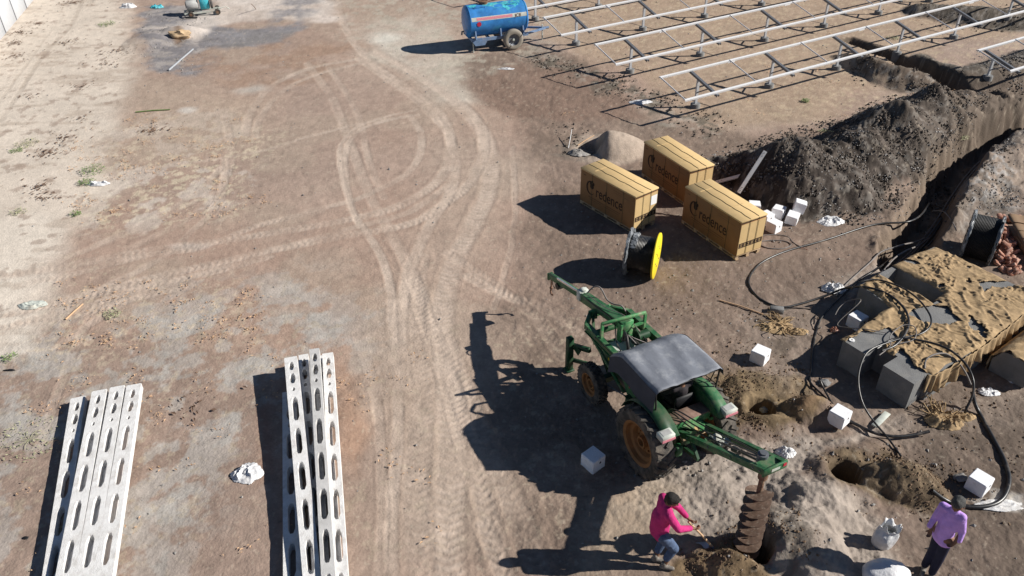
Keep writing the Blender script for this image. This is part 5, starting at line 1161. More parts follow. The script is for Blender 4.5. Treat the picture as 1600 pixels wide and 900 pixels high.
    for i in range(n+1):
        f = i/n; a = 2*math.pi*turns*f; c = top+ax*(t0+(t1-t0)*f); d = uu*math.cos(a)+ww*math.sin(a); rr = .212*(1-.12*max(0, f-.75)*2)*(1+.02*math.sin(i*.9))
        vs += [c+d*.044, c+d*.044+ax*.018, c+d*rr, c+d*rr+ax*.014]
        if i:
            b = 4*i; p = b-4
            fs += [(p, p+2, b+2, b), (p+1, b+1, b+3, p+3), (p+2, p+3, b+3, b+2)]
    MB().add(vs, fs, False).build('auger_flight', M['blade'], au)
    m = MB(); rs = random.Random(4)
    for k in range(34):
        f = rs.uniform(.15, .95); a = rs.uniform(0, 6.28); c = top+ax*(t0+(t1-t0)*f)+(uu*math.cos(a)+ww*math.sin(a))*rs.uniform(.05, .10); m.blob(c, rs.uniform(.02, .045), k, .3, 1)
    o = m.build('packed_soil', M['mud'], au); o['kind'] = 'stuff'
    # hoses, pipes and fastenings that hang about the machine
    for k, (yo, zo) in enumerate(((.16, .02), (.10, .05), (-.02, .03))):
        q = [(.20, .38-.03*k, 1.02), (-.05, .30+yo*.3, 1.26+.03*k), (-.40, yo+.05, 1.16+zo), (-.80, yo, 1.24+zo+.03*math.sin(k)), (-1.25, yo-.02, 1.47+zo), (-1.66, yo*.6+.03, 1.68+zo), (-1.86, .05+yo*.3, 1.80)]
        B('hydraulic_hose', MB().tube(smooth_line(q, 5), .013, 6), 'bhose')
    for k in range(2):
        q = [(1.3, .30-.5*k, 1.30), (1.7, .34-.56*k, 1.50), (2.2, .12-.12*k, 1.62), (2.9, .13-.13*k, 1.54), (3.35, .11-.10*k, 1.46)]
        B('hydraulic_hose', MB().tube(smooth_line(q, 5), .012, 6), 'bhose')
    for sy, ya, yb in ((1, .30, .22), (-1, -.17, -.14)):
        for t in (.06, .14, .40, .66, .90, .97):
            c = Vector((-.22-1.9*t, ya+(yb-ya)*t+sy*.024, .92+.87*t)); o = MB().cyl(c, c+Vector((0, sy*.014, 0)), .016, 6).build('bolt', M['darksteel'], r)
    for sy, yy in ((1, .502), (-1, -.532)):
        for X in (2.5, 2.2, 1.9, 1.6, 1.3, 1.05): MB().cyl((X, yy, 1.345+(2.58-X)*.037), (X, yy+sy*.014, 1.345+(2.58-X)*.037), .016, 6).build('bolt', M['darksteel'], r)
    B('battery_box', MB().bevbox((.85, .46, .72), (.34, .20, .24), .015).box((.85, .46, .85), (.36, .22, .015)), 'dgreen')
    B('fuel_drum', MB().cyl((.70, -.46, .78), (1.15, -.46, .78), .13, 16), 'dgreen')
    B('step', MB().tube([(.62, .44, .80), (.62, .62, .76), (.62, .64, .46), (.90, .64, .46), (.90, .62, .76), (.90, .44, .80)], .014, 6), 'dgreen')
    B('drag_link', MB().tube([(1.05, .42, .70), (1.95, .50, .46)], .016, 6), 'darksteel')
    B('air_cleaner', MB().cyl((1.75, -.28, 1.02), (1.75, -.28, 1.30), .07, 14).cyl((1.75, -.28, 1.30), (1.75, -.28, 1.33), .09, 14), 'rubber')
    B('chain', MB().tube([(4.42, .09, 1.0), (4.5, .10, .92), (4.62, .09, .96), (4.70, .06, 1.02)], .010, 5), 'rust')
    B('rope', MB().tube(smooth_line([(1.75, -.20, 1.55), (2.1, -.10, 1.72), (2.6, .05, 1.66), (3.4, .05, 1.50)], 4), .008, 5), 'ghose')
    return r
tractor()

# ------------------------------------------------------------------ people
def capsules(mb, chain, n=12):
    for (p, rp, q, rq) in chain:
        p = Vector(p); q = Vector(q); d = q-p; L = d.length or 1e-4; d = d/L; pts = []; rad = []
        for k in range(5):
            a = math.pi/2*k/4; pts.append(p-d*rp*math.cos(a)); rad.append(max(rp*math.sin(a), .0008))
        for k in range(5):
            a = math.pi/2*k/4; pts.append(q+d*rq*math.sin(a)); rad.append(max(rq*math.cos(a), .0008))
        # the run between the two caps must be monotone
        mb.tube(pts, rad, n)
    return mb
XF = None
def fuse(name, chain, material, parent, voxel=.012, smooth=4, blobs=()):
    if XF: chain = [(XF(p), a, XF(q), b) for p, a, q, b in chain]
    mb = capsules(MB(), chain)
    for (c, r_) in blobs: mb.blob(c, r_, 1, 0, 2)
    o = mb.build(name, material, parent)
    bake(o, [('REMESH', dict(mode='VOXEL', voxel_size=voxel)), ('SMOOTH', dict(factor=.5, iterations=smooth))])
    for p in o.data.polygons: p.use_smooth = True
    if not o.data.materials: o.data.materials.append(material)
    return o
def hand_chain(wr, fwd, side, thumb_side, s=1.0, curl=.5):
    """palm, four fingers and thumb; fwd along the hand, side across the palm"""
    wr = Vector(wr); f = Vector(fwd).normalized(); sd = Vector(side); sd = (sd-f*sd.dot(f)).normalized(); nrm = f.cross(sd); c = []
    pl = wr+f*.075*s
    for k in (-1, 0, 1): c.append((wr+sd*k*.016*s, .016*s, pl+sd*k*.027*s, .013*s))
    for k, ln in zip((-1.5, -.5, .5, 1.5), (.072, .084, .078, .060) if thumb_side < 0 else (.060, .078, .084, .072)):
        b = pl+sd*k*.0195*s; m1 = b+(f*math.cos(curl*.5)+nrm*math.sin(curl*.5))*ln*.45*s; m2 = m1+(f*math.cos(curl*1.6)+nrm*math.sin(curl*1.6))*ln*.35*s; m3 = m2+(f*math.cos(curl*2.6)+nrm*math.sin(curl*2.6))*ln*.25*s
        c += [(b, .0095*s, m1, .009*s), (m1, .009*s, m2, .008*s), (m2, .008*s, m3, .0075*s)]
    tb = wr+f*.02*s+sd*thumb_side*.028*s; t1 = tb+(f*.65+sd*thumb_side*.7+nrm*.3).normalized()*.040*s; t2 = t1+(f*.9+sd*thumb_side*.1+nrm*.5).normalized()*.032*s
    c += [(wr, .016*s, tb, .013*s), (tb, .013*s, t1, .011*s), (t1, .011*s, t2, .009*s)]
    return c
def head_parts(c, face, up, r, s=1.0):
    """skull, jaw, nose, ears as capsules; returns chain and hair chain; face = facing direction"""
    c = Vector(c); f = Vector(face).normalized(); u = Vector(up); u = (u-f*u.dot(f)).normalized(); sd = f.cross(u)
    ch = [(c-f*.02*s, .088*s, c+f*.018*s, .084*s), (c+f*.030*s-u*.02*s, .066*s, c+f*.045*s-u*.075*s, .040*s), (c+f*.02*s-u*.06*s, .056*s, c+f*.052*s-u*.09*s, .030*s),
          (c+f*.086*s+u*.005*s, .012*s, c+f*.110*s-u*.035*s, .015*s), (c+sd*.080*s-u*.01*s, .016*s, c+sd*.088*s-u*.04*s-f*.005*s, .012*s), (c-sd*.080*s-u*.01*s, .016*s, c-sd*.088*s-u*.04*s-f*.005*s, .012*s),
          (c+f*.082*s+u*.030*s+sd*.03*s, .014*s, c+f*.082*s+u*.030*s-sd*.03*s, .014*s), (c+f*.085*s-u*.060*s+sd*.016*s, .011*s, c+f*.085*s-u*.060*s-sd*.016*s, .011*s)]
    hair = [(c-f*.028*s+u*.030*s, .094*s, c+f*.020*s+u*.040*s, .082*s), (c-f*.050*s-u*.01*s, .075*s, c-f*.055*s-u*.05*s, .055*s), (c+sd*.055*s+u*.01*s-f*.01*s, .045*s, c+sd*.058*s-f*.03*s-u*.02*s, .035*s), (c-sd*.055*s+u*.01*s-f*.01*s, .045*s, c-sd*.058*s-f*.03*s-u*.02*s, .035*s), (c+f*.058*s+u*.075*s, .030*s, c+f*.03*s+u*.1*s, .03*s)]
    eyes = [(c+f*.088*s+u*.006*s+sd*k*.032*s, (.011*s, .011*s, .008*s)) for k in (-1, 1)]
    return ch, hair, eyes
def finish_face(root, body, eyes, hairchain, hairmat, f, extra=None):
    m = MB()
    for c, r_ in eyes: m.blob(XF(c) if XF else c, r_, 1, 0, 1)
    m.build('eyes', M['hair'], body); fuse('hair', hairchain, hairmat, root, .010, 2)

# the man in the lilac shirt, standing, weight on one leg, looking back toward the machine
def man_lilac():
    x, y, z = on(1447, 893); r = empty('person', (x, y, z), 0, 'person in a lilac shirt and dark trousers standing at the lower right', 'person')
    aL, aR = (-.02, .04, .07), (.03, -.10, .07)                       # ankles
    kL, kR = (.04, .03, .46), (.09, -.09, .45); hL, hR = (.09, .06, .86), (.14, -.07, .86)
    ch = (.14, .0, 1.22); nk = (.17, -.02, 1.44); hd = (.17, -.045, 1.575); shA = (.06, .10, 1.37); shB = (.25, -.10, 1.36)
    elA = (-.01, .11, 1.12); haA = (-.08, .02, .94); elB = (.285, -.14, 1.10); haB = (.18, -.19, .90)
    face = (-.62, -.62, -.28); hc, hair, eyes = head_parts(hd, face, (0, 0, 1), .1)
    body = [(hL, .085, kL, .055), (kL, .052, aL, .036), (hR, .085, kR, .055), (kR, .052, aR, .036), (hL, .10, hR, .10), ((.10, 0, .90), .09, ch, .095), (ch, .09, nk, .05), (nk, .050, hd, .055), (shA, .05, shB, .05),
            (shA, .048, elA, .038), (elA, .037, haA, .026), (shB, .048, elB, .038), (elB, .037, haB, .026)]+hc
    body += hand_chain(haA, (-.35, -.35, -.85), (.6, -.7, .1), -1, .85, .55)+hand_chain(haB, (-.6, .1, -.75), (.1, -.9, 0), -1, .85, .7)
    b = fuse('body', body, M['skin'], r, .009, 2); finish_face(r, b, eyes, hair, M['hairg'], face)
    fuse('shirt', [((.10, .04, .80), .122, (.13, -.05, .80), .122), ((.115, 0, .84), .135, (.14, 0, 1.18), .128), ((.12, .07, 1.1), .09, (.07, .10, 1.33), .075), ((.17, -.06, 1.1), .09, (.23, -.10, 1.33), .075), ((.14, .0, 1.2), .12, (.165, -.01, 1.36), .09),
        (shA, .065, shB, .065), ((.155, -.01, 1.38), .062, (.168, -.02, 1.43), .058), (shA, .060, elA, .050), (elA, .048, (-.09, .06, .99), .042), (shB, .062, elB, .050), (elB, .048, (.24, -.19, .96), .042)], M['lilac'], r, .012, 3)
    fuse('trousers', [(hL, .092, kL, .068), (kL, .072, (aL[0], aL[1], .12), .058), (hR, .092, kR, .070), (kR, .072, (aR[0], aR[1], .12), .058), (hL, .098, hR, .098), ((.10, 0, .86), .11, (.11, 0, .94), .10)], M['navy'], r, .014, 3)
    for a, dx in ((aL, -.09), (aR, -.07)): fuse('shoe', [((a[0]+.02, a[1]+.02, .045), .042, (a[0]+dx, a[1]-.12, .035), .036), ((a[0], a[1], .05), .045, (a[0], a[1], .10), .045)], M['shoe'], r, .012, 2)
XF = lambda p: Vector((p[0]-.13*p[2], p[1], p[2]*1.06))
man_lilac()
XF = None

# the man in the magenta shirt, knees bent, pulling soil with a hoe
def man_pink():
    x, y, z = on(1026, 876); r = empty('person', (x, y, z), 0, 'person in a magenta shirt and blue jeans bending over a hoe beside the auger', 'person')
    aA, aB = (-.02, .0, .08), (.09, -.14, .08); kA, kB = (.14, .08, .44), (.26, -.10, .42); hA, hB = (.03, .12, .74), (.07, -.10, .74)
    ch = (.09, .0, 1.08); nk = (.17, -.01, 1.33); hd = (.235, -.03, 1.44); shA = (.13, .16, 1.27); shB = (.17, -.18, 1.26)
    elA = (.36, .17, 1.05); haA = (.52, .07, .88); elB = (.30, -.22, 1.02); haB = (.56, -.08, .86)
    face = (.86, -.30, -.42); hc, hair, eyes = head_parts(hd, face, (0, 0, 1), .1)
    body = [(hA, .085, kA, .056), (kA, .053, aA, .037), (hB, .085, kB, .056), (kB, .053, aB, .037), (hA, .10, hB, .10), ((.05, 0, .80), .10, ch, .11), (ch, .10, nk, .05), (nk, .050, hd, .055), (shA, .05, shB, .05),
            (shA, .048, elA, .038), (elA, .037, haA, .026), (shB, .048, elB, .038), (elB, .037, haB, .026)]+hc
    body += hand_chain(haA, (.75, -.45, -.45), (.1, .5, -.8), -1, 1.0, 1.0)+hand_chain(haB, (.8, .25, -.5), (-.1, .5, -.8), -1, 1.0, 1.0)
    b = fuse('body', body, M['skin'], r, .009, 2); finish_face(r, b, eyes, hair, M['hair'], face)
    fuse('shirt', [((.03, .06, .74), .125, (.06, -.08, .74), .125), ((.045, 0, .76), .155, (.08, 0, 1.06), .155), ((.09, .06, 1.0), .10, (.12, .11, 1.22), .09), ((.10, -.06, 1.0), .10, (.15, -.12, 1.22), .09), ((.09, 0, 1.05), .14, (.14, 0, 1.24), .10),
        (shA, .078, shB, .078), ((.15, -.01, 1.26), .070, (.172, -.01, 1.32), .060), (shA, .074, elA, .058), (elA, .056, (.47, .10, .93), .046), (shB, .076, elB, .060), (elB, .058, (.49, -.12, .91), .048)], M['pink'], r, .012, 3)
    fuse('trousers', [(hA, .110, kA, .078), (kA, .075, (.03, .03, .22), .062), (hB, .110, kB, .078), (kB, .075, (.14, -.12, .22), .062), (hA, .115, hB, .115)], M['jeans'], r, .014, 3)
    for a in (aA, aB): fuse('shoe', [((a[0]-.03, a[1], .05), .043, (a[0]+.13, a[1]-.04, .04), .036), ((a[0], a[1], .06), .045, (a[0], a[1], .12), .045)], M['shoe'], r, .012, 2)
    # hoe in his hands
    h0 = Vector((x+.40, y-.0, z+.95)); h1 = Vector(on(1112, 858)); h1.z += .06
    hoe = empty('hoe', h1, 0, 'short handled hoe with a broad steel blade, held by the person in magenta', 'hoe')
    d = (h1-h0); MB().tube([h0-h1, (h0-h1)*.5+Vector((0, 0, .012)), (0, 0, 0)], [.017, .018, .021], 10).build('handle', M['wood2'], hoe)
    bl = MB(); vs = []; fs = []
    for i in range(5):
        for j in range(6):
            u_, v_ = i/4, j/5; vs.append((-.03-.30*u_, -.13*(.75+.35*u_)+.26*(.75+.35*u_)*v_-.03*u_, -.01-.06*u_*u_+.02*(v_-.5)**2))
    for i in range(4):
        for j in range(5): fs.append((i*6+j, i*6+j+1, (i+1)*6+j+1, (i+1)*6+j))
    o = bl.add(vs, fs, True).build('blade', M['steel'], hoe); o.modifiers.new('thickness', 'SOLIDIFY').thickness = .006
    MB().cyl((.02, -.01, -.02), (-.05, 0, .0), .030, 12).build('socket', M['darksteel'], hoe)
XF = lambda p: Vector((p[0]-.10*p[2], p[1], p[2]*1.04))
man_pink()
XF = None

# driver under the canopy
def driver():
    T = Matrix.Translation((TO[0], TO[1], zg(*TO))) @ Matrix.Rotation(TA, 4, 'Z'); r = empty('person', T @ Vector((.32, -.05, 1.06)), TA, 'person in dark clothes driving, seated under the tractor canopy', 'person')
    V = lambda x, y, z: (x-.32, y+.05, z-1.06)
    hip = V(.30, -.05, 1.12); nk = V(.24, -.05, 1.55); hd = V(.28, -.05, 1.66); hc, hair, eyes = head_parts(hd, (1, .1, -.1), (0, 0, 1), .1, .92)
    body = [(hip, .12, V(.26, -.05, 1.4), .12), (V(.26, -.05, 1.4), .11, nk, .05), (nk, .045, hd, .05)]+hc
    legs = []; arms = []
    for sy in (-1, 1):
        k = V(.70, -.05+sy*.15, 1.13); a = V(.76, -.05+sy*.16, .93); s_ = V(.25, -.05+sy*.17, 1.47); e = V(.40, -.05+sy*.24, 1.26); h = V(.66, -.05+sy*.15, 1.33)
        legs += [(V(.30, -.05+sy*.09, 1.12), .085, k, .06), (k, .055, a, .04)]; arms += [(s_, .055, e, .042), (e, .040, h, .028)]; body += [(e, .035, h, .026)]+hand_chain(h, (.8, -sy*.2, .1), (0, .3, 1), -1, .95, 1.0)
    b = fuse('body', body, M['skin'], r, .010, 2); finish_face(r, b, eyes, hair, M['hair'], None)
    fuse('shirt', [(hip, .135, V(.26, -.05, 1.38), .14), (V(.25, -.22, 1.46), .07, V(.25, .12, 1.46), .07)]+[(p, a+.012, q, b_+.010) for p, a, q, b_ in arms], M['dark'], r, .014, 3)
    fuse('trousers', [(p, a+.01, q, b_+.012) for p, a, q, b_ in legs], M['dark'], r, .014, 3)
driver()

# ------------------------------------------------------------------ rags, bags, sacks
def rag(px, py, rx, ry, h, label, seed, name='plastic_rag', cat='plastic bag', m_='bag', rz=0.0, group=None):
    x, y, z = on(px, py); n = 46; vs = []; fs = []
    g = np.linspace(-1, 1, n); U, V = np.meshgrid(g, g, indexing='ij'); u = U.ravel(); v = V.ravel()
    an = np.arctan2(v, u); rr = np.sqrt(u*u+v*v); lim = .62+.38*(fbm(np.cos(an)*1.6+5, np.sin(an)*1.6+seed, 1.0, 3, seed))*1.3
    rid = 1-np.abs(2*fbm(u*1.0, v*1.0, .55, 3, seed+2)-1)*3.5; rid2 = 1-np.abs(2*fbm(u, v, .20, 2, seed+4)-1)*3
    hz = h*(.22+.50*np.clip(rid, 0, 1)**1.5+.12*np.clip(rid2, 0, 1)+.3*(fbm(u, v, .9, 2, seed+6)-.3))*ss(lim, lim*.55, rr)+.006
    keep = rr < lim; K = keep.reshape(n, n); cell = K[:-1, :-1] & K[1:, :-1] & K[1:, 1:] & K[:-1, 1:]; I, J = np.where(cell)
    q = np.stack([I*n+J, (I+1)*n+J, (I+1)*n+J+1, I*n+J+1], 1); used = np.unique(q); idx = -np.ones(n*n, int); idx[used] = np.arange(len(used))
    gx = x+u*rx; gy = y+v*ry; gzz = height(gx, gy)-z
    mb = MB().add(np.stack([u*rx, v*ry, hz+gzz], 1)[used].tolist(), idx[q].tolist(), True); o = mb.build(name, M[m_]); o.location = (x, y, z+.004)
    md = o.modifiers.new('thickness', 'SOLIDIFY'); md.thickness = .006; return tag(o, label, cat, group)
rag(386, 741, .34, .30, .13, 'crumpled white plastic sheet lying between the two pole stacks', 21)
rag(1298, 347, .42, .26, .12, 'white plastic sheet lying below the dark spoil heap', 22)
rag(1303, 452, .36, .24, .16, 'white rag under the cable at the notch of the foundation', 23)
rag(1545, 613, .24, .15, .09, 'small white rag at the foot of the short sacking covered block', 24)
rag(1228, 708, .22, .17, .14, 'white rag lying just past the end of the auger boom', 25)
rag(1212, 726, .14, .08, .05, 'scrap of white film on the sand below the auger boom end', 26)
rag(999, 160, .50, .22, .08, 'torn grey plastic scrap on the rubble at the end of the front rack', 27)
rag(154, 288, .42, .18, .10, 'dirty white scrap beside the weeds at the left', 28)
rag(50, 477, .38, .22, .06, 'buried white scrap sticking out of the sand at the left', 29, m_='offw')
rag(200, 11, .45, .30, .22, 'small white scrap near the top left corner', 30)
rag(246, 12, .40, .22, .18, 'small blue scrap beside the slag heap at the top', 31, m_='cyan')
rag(791, 108, .42, .12, .06, 'pale scrap on the damp ground below the blue tank', 32)
rag(1587, 596, .16, .12, .12, 'torn end of pale sacking beside the short block at the right edge', 33, 'torn_sacking', 'sacking')
rag(1562, 790, .50, .16, .04, 'caked white cement patch on the ground behind the thick hose', 34, 'cement_patch', 'cement', 'conc')
rag(1476, 660, .46, .26, .22, 'bundle of brown sacking lying open on the ground where the black pipe ends', 35, 'sacking_bundle', 'sacking', 'burlap')
rag(1505, 652, .34, .14, .14, 'tail of brown sacking right of the open bundle', 36, 'sacking_scrap', 'sacking', 'burlap')
rag(1214, 512, .42, .26, .10, 'frayed brown sacking fibres on the dirt by the wide cable bend', 37, 'sacking_scrap', 'sacking', 'burlap')
rag(1248, 519, .30, .14, .08, 'thin strip of frayed sacking left of the foundation shadow', 38, 'sacking_scrap', 'sacking', 'burlap')
rag(1304, 516, .14, .10, .08, 'small rusty coloured rag at the left corner of the foundation', 39, 'rag', 'rag', 'brick')
rag(905, 240, .42, .26, .12, 'heap of frayed grey netting at the foot of the sand mound', 40, 'netting', 'netting', 'stone')
tag(MB().bevbox((0, 0, 0), (.30, .14, .14), .01).build('concrete_lump', M['conc3'], None, on(1213, 487, .05), -.2), 'broken grey concrete block by the frayed sacking', 'block')
def fibres(px, py, n, R, label, m_='burlap', seed=0, up=.10):
    x, y, z = on(px, py); rs = random.Random(seed); m = MB()
    for k in range(n):
        a = rs.uniform(0, 6.28); r0 = rs.uniform(0, R*.6); p = Vector((math.cos(a)*r0, math.sin(a)*r0, rs.uniform(0, up*.5))); b = a+rs.uniform(-1.3, 1.3); L = rs.uniform(.2, .6)*R
        q = p+Vector((math.cos(b)*L, math.sin(b)*L, rs.uniform(-.02, up))); e = q+Vector((math.cos(b+.6)*L*.6, math.sin(b+.6)*L*.6, -up*.5)); e.z = max(e.z, .0); m.tube([p, q, e], [.012, .010, .004], 4)
    return tag(m.build('fibre_tuft', M[m_], None, (x, y, z)), label, 'fibre tuft')
fibres(1214, 508, 60, .42, 'tangle of brown jute fibres by the concrete lump', 'burlap', 1)
fibres(1470, 650, 50, .38, 'tangle of jute fibres over the open sacking bundle', 'burlap', 2, .2)
fibres(908, 238, 60, .38, 'tangle of grey wire netting at the sand mound', 'stone', 3)

# open white sack with a gathered mouth
def sack(px, py, R, H, label, seed, lean=(0, 0), opened=True, m_='bag'):
    x, y, z = on(px, py); vs = []; fs = []; n = 40; nz = 14; rs = random.Random(seed)
    for i in range(nz+1):
        f = i/nz
        rr = R*(.92+.16*math.sin(math.pi*min(1, f*1.25)))*(1 if f < .68 else 1-.45*((f-.68)/.32)**1.2 if not opened else 1-.22*math.sin((f-.68)/.32*math.pi))
        for k in range(n):
            a = 2*math.pi*k/n; w = 1+.07*math.sin(5*a+seed+3*f)*(.3+f)+.05*math.sin(11*a-2*f*seed)*f
            top = .07*math.sin(3*a+seed)+.05*math.sin(7*a) if opened else 0
            vs.append((rr*w*math.cos(a)+lean[0]*f*f, rr*.78*w*math.sin(a)+lean[1]*f*f, H*f*(1+top*f*1.6) + .0))
    for i in range(nz):
        for k in range(n): fs.append((i*n+k, i*n+(k+1) % n, (i+1)*n+(k+1) % n, (i+1)*n+k))
    r = empty('white_sack', (x, y, z-.01), 0, label, 'sack'); o = MB().add(vs, fs, True).build('bag', M[m_], r); o.modifiers.new('thickness', 'SOLIDIFY').thickness = .006
    MB().blob((lean[0]*.2, 0, H*(.42 if opened else .80)), (R*.93, R*.72, H*(.26 if opened else .26)), seed, .06, 3).build('contents', M['bag' if not opened else 'offw'], r); return r
sack(1377, 850, .17, .44, 'open white sack standing on the sand between the auger and the man in lilac', 3, (.06, .02))
x, y, z = on(1381, 908); tag(MB().blob((0, 0, .16), (.36, .26, .20), 5, .05, 3).build('full_sack', M['bag'], None, (x, y, z)), 'full pale sack lying at the bottom edge beside the man in lilac', 'sack')

# ------------------------------------------------------------------ bricks and roofing sheets at the right edge
br0 = None
def brick_at(x, y, z, rx, ry, rz, i):
    global br0
    if br0 is None: o = MB().bevbox((0, 0, 0), (.22, .105, .07), .007).build('brick', M['brick']); br0 = o
    else: o = br0.copy(); COL.objects.link(o)
    o.location = (x, y, z); o.rotation_euler = (rx, ry, rz); return tag(o, 'red clay brick in the tumbled pile by the black drum' if i < 1000 else 'red clay brick in the loose row behind the roofing sheets', 'brick', 'loose red bricks')
rs = random.Random(12); A = W([(1547, 345), (1566, 350), (1585, 385), (1590, 430), (1560, 425), (1545, 400), (1540, 380)])
xs = [p[0] for p in A]; ys = [p[1] for p in A]; cnt = 0
while cnt < 95:
    x = rs.uniform(min(xs), max(xs)); y = rs.uniform(min(ys), max(ys)); d = float(polydist(np.array([x]), np.array([y]), A)[0])
    if d < -.02: continue
    h = min(.42, .03+d*.95); z = zg(x, y)+rs.uniform(.03, max(.05, h)); brick_at(x, y, z, rs.uniform(-.7, .7), rs.uniform(-.7, .7), rs.uniform(0, 3.14), cnt); cnt += 1
for i in range(34):   # a loose row behind the sheets
    t = i/33; q = on(1552+t*120, 346-t*4+(i % 2)*3); brick_at(q[0], q[1], q[2]+.05+.05*(i % 3), rs.uniform(-.3, .3), rs.uniform(-.3, .3), rs.uniform(0, 3.14), 1000+i)
a_ = on(1566, 356); rr_ = empty('roofing_sheets', (a_[0], a_[1], .10), math.radians(-8), 'brown corrugated roofing sheets lying in steps beside the brick pile', 'roofing sheet')
for k in range(6):
    vs = []; fs = []; nx = 26
    for i in range(nx+1):
        xx = 2.6*i/nx
        for j, yy in enumerate((0, -.10, -.20, -.30, -.36)): vs.append((xx, -k*.33+yy, .30-.045*k+.02*math.sin(i*1.3)+(.03 if j in (0, 4) else 0)-.03*j/4))
    for i in range(nx):
        for j in range(4): fs.append((i*5+j, i*5+j+1, (i+1)*5+j+1, (i+1)*5+j))
    o = MB().add(vs, fs, True).build('sheet', M['rustsheet'], rr_); o.modifiers.new('thickness', 'SOLIDIFY').thickness = .012
MB().bevbox((1.3, -1.05, .0), (2.5, 1.9, .12), .01).build('pallet', M['rustsheet'], rr_)

# ------------------------------------------------------------------ sticks, rod, shovel
def stick(a, b, r_, label, m_='twig', name='stick', za=0, zb=0, rb=None):
    p = Vector(on(*a)); q = Vector(on(*b)); p.z += r_+za; q.z += r_+zb; mid = (p+q)/2+Vector((.01, .02, .01)); return tag(MB().tube([p, mid, q], [r_, r_*.95, rb or r_*.8], 7).build(name, M[m_]), label, name.replace('_', ' '))
stick((264, 111), (302, 78), .035, 'pale metal tube lying across the grey slurry at the top left', 'steel', 'metal_tube')
stick((1124, 470), (1192, 492), .018, 'thin pale stick lying between the crane boom and the cable bend', 'wood2')
stick((103, 500), (130, 476), .020, 'pale dry stick on the dirt near the left track marks', 'wood2')
stick((888, 232), (893, 214), .012, 'short pale stake beside the netting at the sand mound', 'conc', 'stake', 0, .25)
stick((903, 230), (928, 217), .018, 'shovel handle resting in the shade on the sand mound', 'wood2', 'shovel_handle', .05, .10)
stick((212, 176), (266, 172), .022, 'dark green creeper stem lying on the sand at the left', 'leaf', 'creeper_stem')
stick((1285, 205), (1306, 207), .012, 'dry green twig on the soil behind the spoil heap', 'leaf2')
stick((400, 15), (396, 24), .015, 'thin dark stake standing at the top of the yard', 'twig', 'stake', 0, .5)
stick((1252, 388), (1262, 391), .012, 'tiny orange cable tip right of the cartons', 'brick', 'cable_tip')
def lump(px, py, r_, label, m_='clod', seed=1, name='stone', cat='stone'):
    x, y, z = on(px, py); return tag(MB().blob((0, 0, r_[2]*.5 if isinstance(r_, tuple) else r_*.5), r_, seed, .22, 3).build(name, M[m_], None, (x, y, z)), label, cat)
lump(1288, 600, (.12, .09, .06), 'flat pale stone at the left front of the foundation', 'conc3', 2)
lump(1500, 748, (.12, .08, .06), 'flat brownish stone beside the right hand white cube', 'stone', 3)
lump(1197, 628, (.10, .07, .07), 'pale lump of lime at the rim of the nearer bored hole', 'offw', 4)
lump(283, 58, (.42, .26, .22), 'pale boulder of set slurry on the slag heap at the top left', 'wood', 5, 'boulder', 'boulder')
lump(40, 841, (.05, .03, .02), 'small dark scrap at the left edge below the dry grass', 'black', 6)
lump(15, 579, (.12, .03, .02), 'small black rubber scrap at the left edge', 'black', 7, 'rubber_scrap', 'scrap')

# ------------------------------------------------------------------ weeds
def weed(px, py, R, n, label, m_='leaf', seed=0, h=.14, flat=1.0):
    x, y, z = on(px, py); rs = random.Random(seed); vs = []; fs = []
    for k in range(n):
        a = rs.uniform(0, 6.28); d = R*math.sqrt(rs.random()); c = Vector((math.cos(a)*d, math.sin(a)*d*flat, rs.uniform(.005, h)*(1-.5*d/R))); L = rs.uniform(.03, .075); w = L*rs.uniform(.12, .28); b = rs.uniform(0, 6.28)
        f = Vector((math.cos(b), math.sin(b), rs.uniform(-.2, .8))).normalized(); s_ = f.cross(Vector((0, 0, 1))).normalized()*w; i = len(vs)
        vs += [c, c+f*L*.5+s_, c+f*L, c+f*L*.5-s_]; fs.append((i, i+1, i+2, i+3))
    m = MB().add(vs, fs); r = empty('weed', (x, y, z), 0, label, 'weed', 'weeds scattered over the yard'); m.build('leaves', M[m_], r)
    m = MB()
    for k in range(9): a = k*.7; m.tube([(0, 0, 0), (math.cos(a)*R*.22, math.sin(a)*R*.22*flat, h*.7), (math.cos(a)*R*.4, math.sin(a)*R*.4*flat, h*.4)], .004, 4)
    m.build('stems', M['leaf2'], r); return r
weed(167, 39, .36, 260, 'low green weed patch near the top of the sandy strip', 'leaf', 1, .16)
weed(146, 268, .36, 260, 'green weed tuft above the dirty white scrap at the left', 'leaf', 2, .2)
weed(135, 286, .25, 200, 'smaller green tuft touching the dirty white scrap', 'leaf', 3, .14)
weed(42, 225, .38, 220, 'yellowish sparse weed at the left edge of the sand', 'leaf2', 4, .08)
weed(26, 236, .20, 120, 'small green weed below the yellowish one at the left edge', 'leaf', 5, .06)
weed(28, 332, .22, 110, 'faint grey green weed in the sand at the left', 'leaf2', 6, .06)
weed(119, 336, .14, 120, 'small dark weed at the edge of the sand and the dirt', 'leaf', 7, .12)
weed(1258, 159, .13, 160, 'bright yellow green seedling beyond the spoil heap', 'leaf', 8, .14)
weed(45, 688, .62, 230, 'wide sparse yellow green grass patch left of the pole stacks', 'leaf2', 9, .05)
weed(15, 560, .18, 70, 'sparse green weed at the left edge above the pole stacks', 'leaf', 10, .08)
weed(176, 491, .20, 110, 'pale weed among straw in the dirt at the left', 'leaf2', 11, .06)
weed(1285, 205, .14, 90, 'grey green sprig behind the spoil heap', 'leaf2', 12, .06)
weed(1508, 200, .25, 120, 'sparse yellow green weed by the trench at the right', 'leaf2', 13, .08)
weed(1396, 60, .30, 160, 'greenish weed under the second rack near the small trench', 'leaf2', 14, .08)
weed(100, 830, .25, 90, 'scant dry weed left of the left pole stack', 'leaf2', 15, .05)

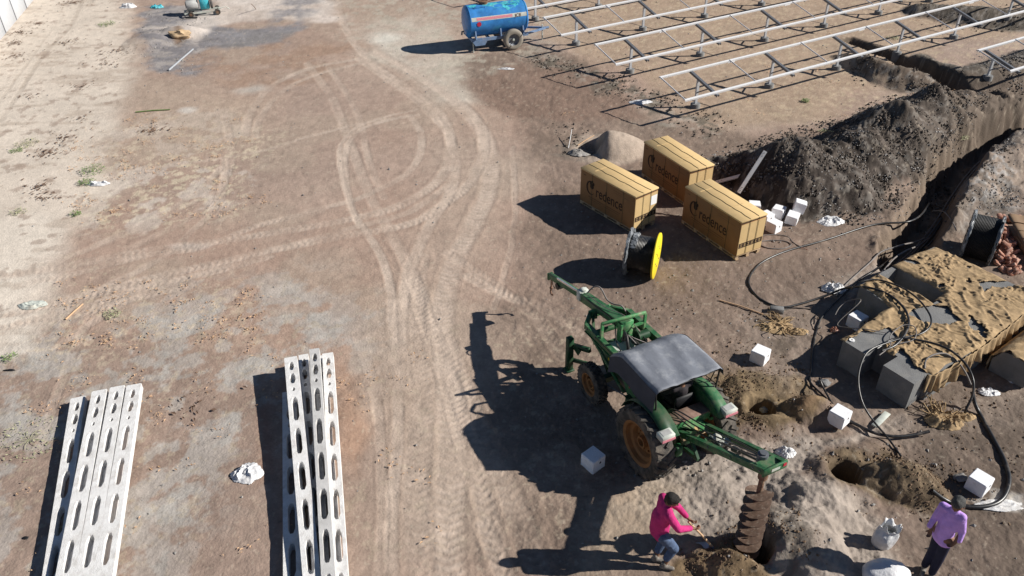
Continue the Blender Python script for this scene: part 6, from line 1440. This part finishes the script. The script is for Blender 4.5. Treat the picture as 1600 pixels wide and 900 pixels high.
# dry litter on the sand: dead twigs and leaves nobody could count
def litter(name, label, spots, m_, seed, smin, smax):
    rs = np.random.RandomState(seed); V = []; F = []; b = 0
    for (px, py, R, n) in spots:
        c = G(px, py)
        for k in range(n):
            a = rs.uniform(0, 6.28); d = R*abs(rs.normal())*.6; x = c[0]+math.cos(a)*d*1.3; y = c[1]+math.sin(a)*d; L = rs.uniform(smin, smax); w = L*rs.uniform(.10, .28); t = rs.uniform(0, 6.28); z = zg(x, y)+.01+rs.uniform(0, .03)
            f = (math.cos(t)*L, math.sin(t)*L); s_ = (-math.sin(t)*w, math.cos(t)*w)
            V += [(x, y, z), (x+f[0]*.5+s_[0], y+f[1]*.5+s_[1], z+.015), (x+f[0], y+f[1], z+.005), (x+f[0]*.5-s_[0], y+f[1]*.5-s_[1], z+.015)]; F.append((b, b+1, b+2, b+3)); b += 4
    me = bpy.data.meshes.new(name); me.from_pydata(V, [], F); me.materials.append(M[m_]); o = bpy.data.objects.new(name, me); COL.objects.link(o); return tag(o, label, 'litter', kind='stuff')
litter('dry_litter', 'dead brown twigs and leaves strewn on the sandy strip', [(32, 52, .6, 90), (60, 38, .5, 50), (22, 68, .5, 60), (28, 88, .5, 45), (115, 5, .7, 90), (105, 66, .6, 40), (185, 80, .8, 70), (165, 100, .6, 40), (128, 135, .5, 35), (125, 185, .5, 30), (100, 215, .6, 45), (75, 240, .6, 60), (70, 310, .4, 40), (240, 205, .7, 60), (60, 292, .6, 50), (300, 640, .6, 25), (45, 150, .6, 20)], 'twig', 50, .04, .16)
rs2 = np.random.RandomState(77); sp = [(int(a), int(b), .35, 26) for a, b in zip(rs2.uniform(100, 420, 45), rs2.uniform(180, 345, 45))]+[(int(a), int(b), .25, 14) for a, b in zip(rs2.uniform(90, 420, 45), rs2.uniform(440, 540, 45))]+[(int(a), int(b), .35, 14) for a, b in zip(rs2.uniform(880, 1480, 50), rs2.uniform(10, 190, 50))]+[(int(a), int(b), .3, 10) for a, b in zip(rs2.uniform(20, 680, 50), rs2.uniform(540, 890, 50))]
litter('straw', 'dry yellow straw and stubble flattened on the dirt', sp, 'burlap' if False else 'wood2', 51, .02, .09)
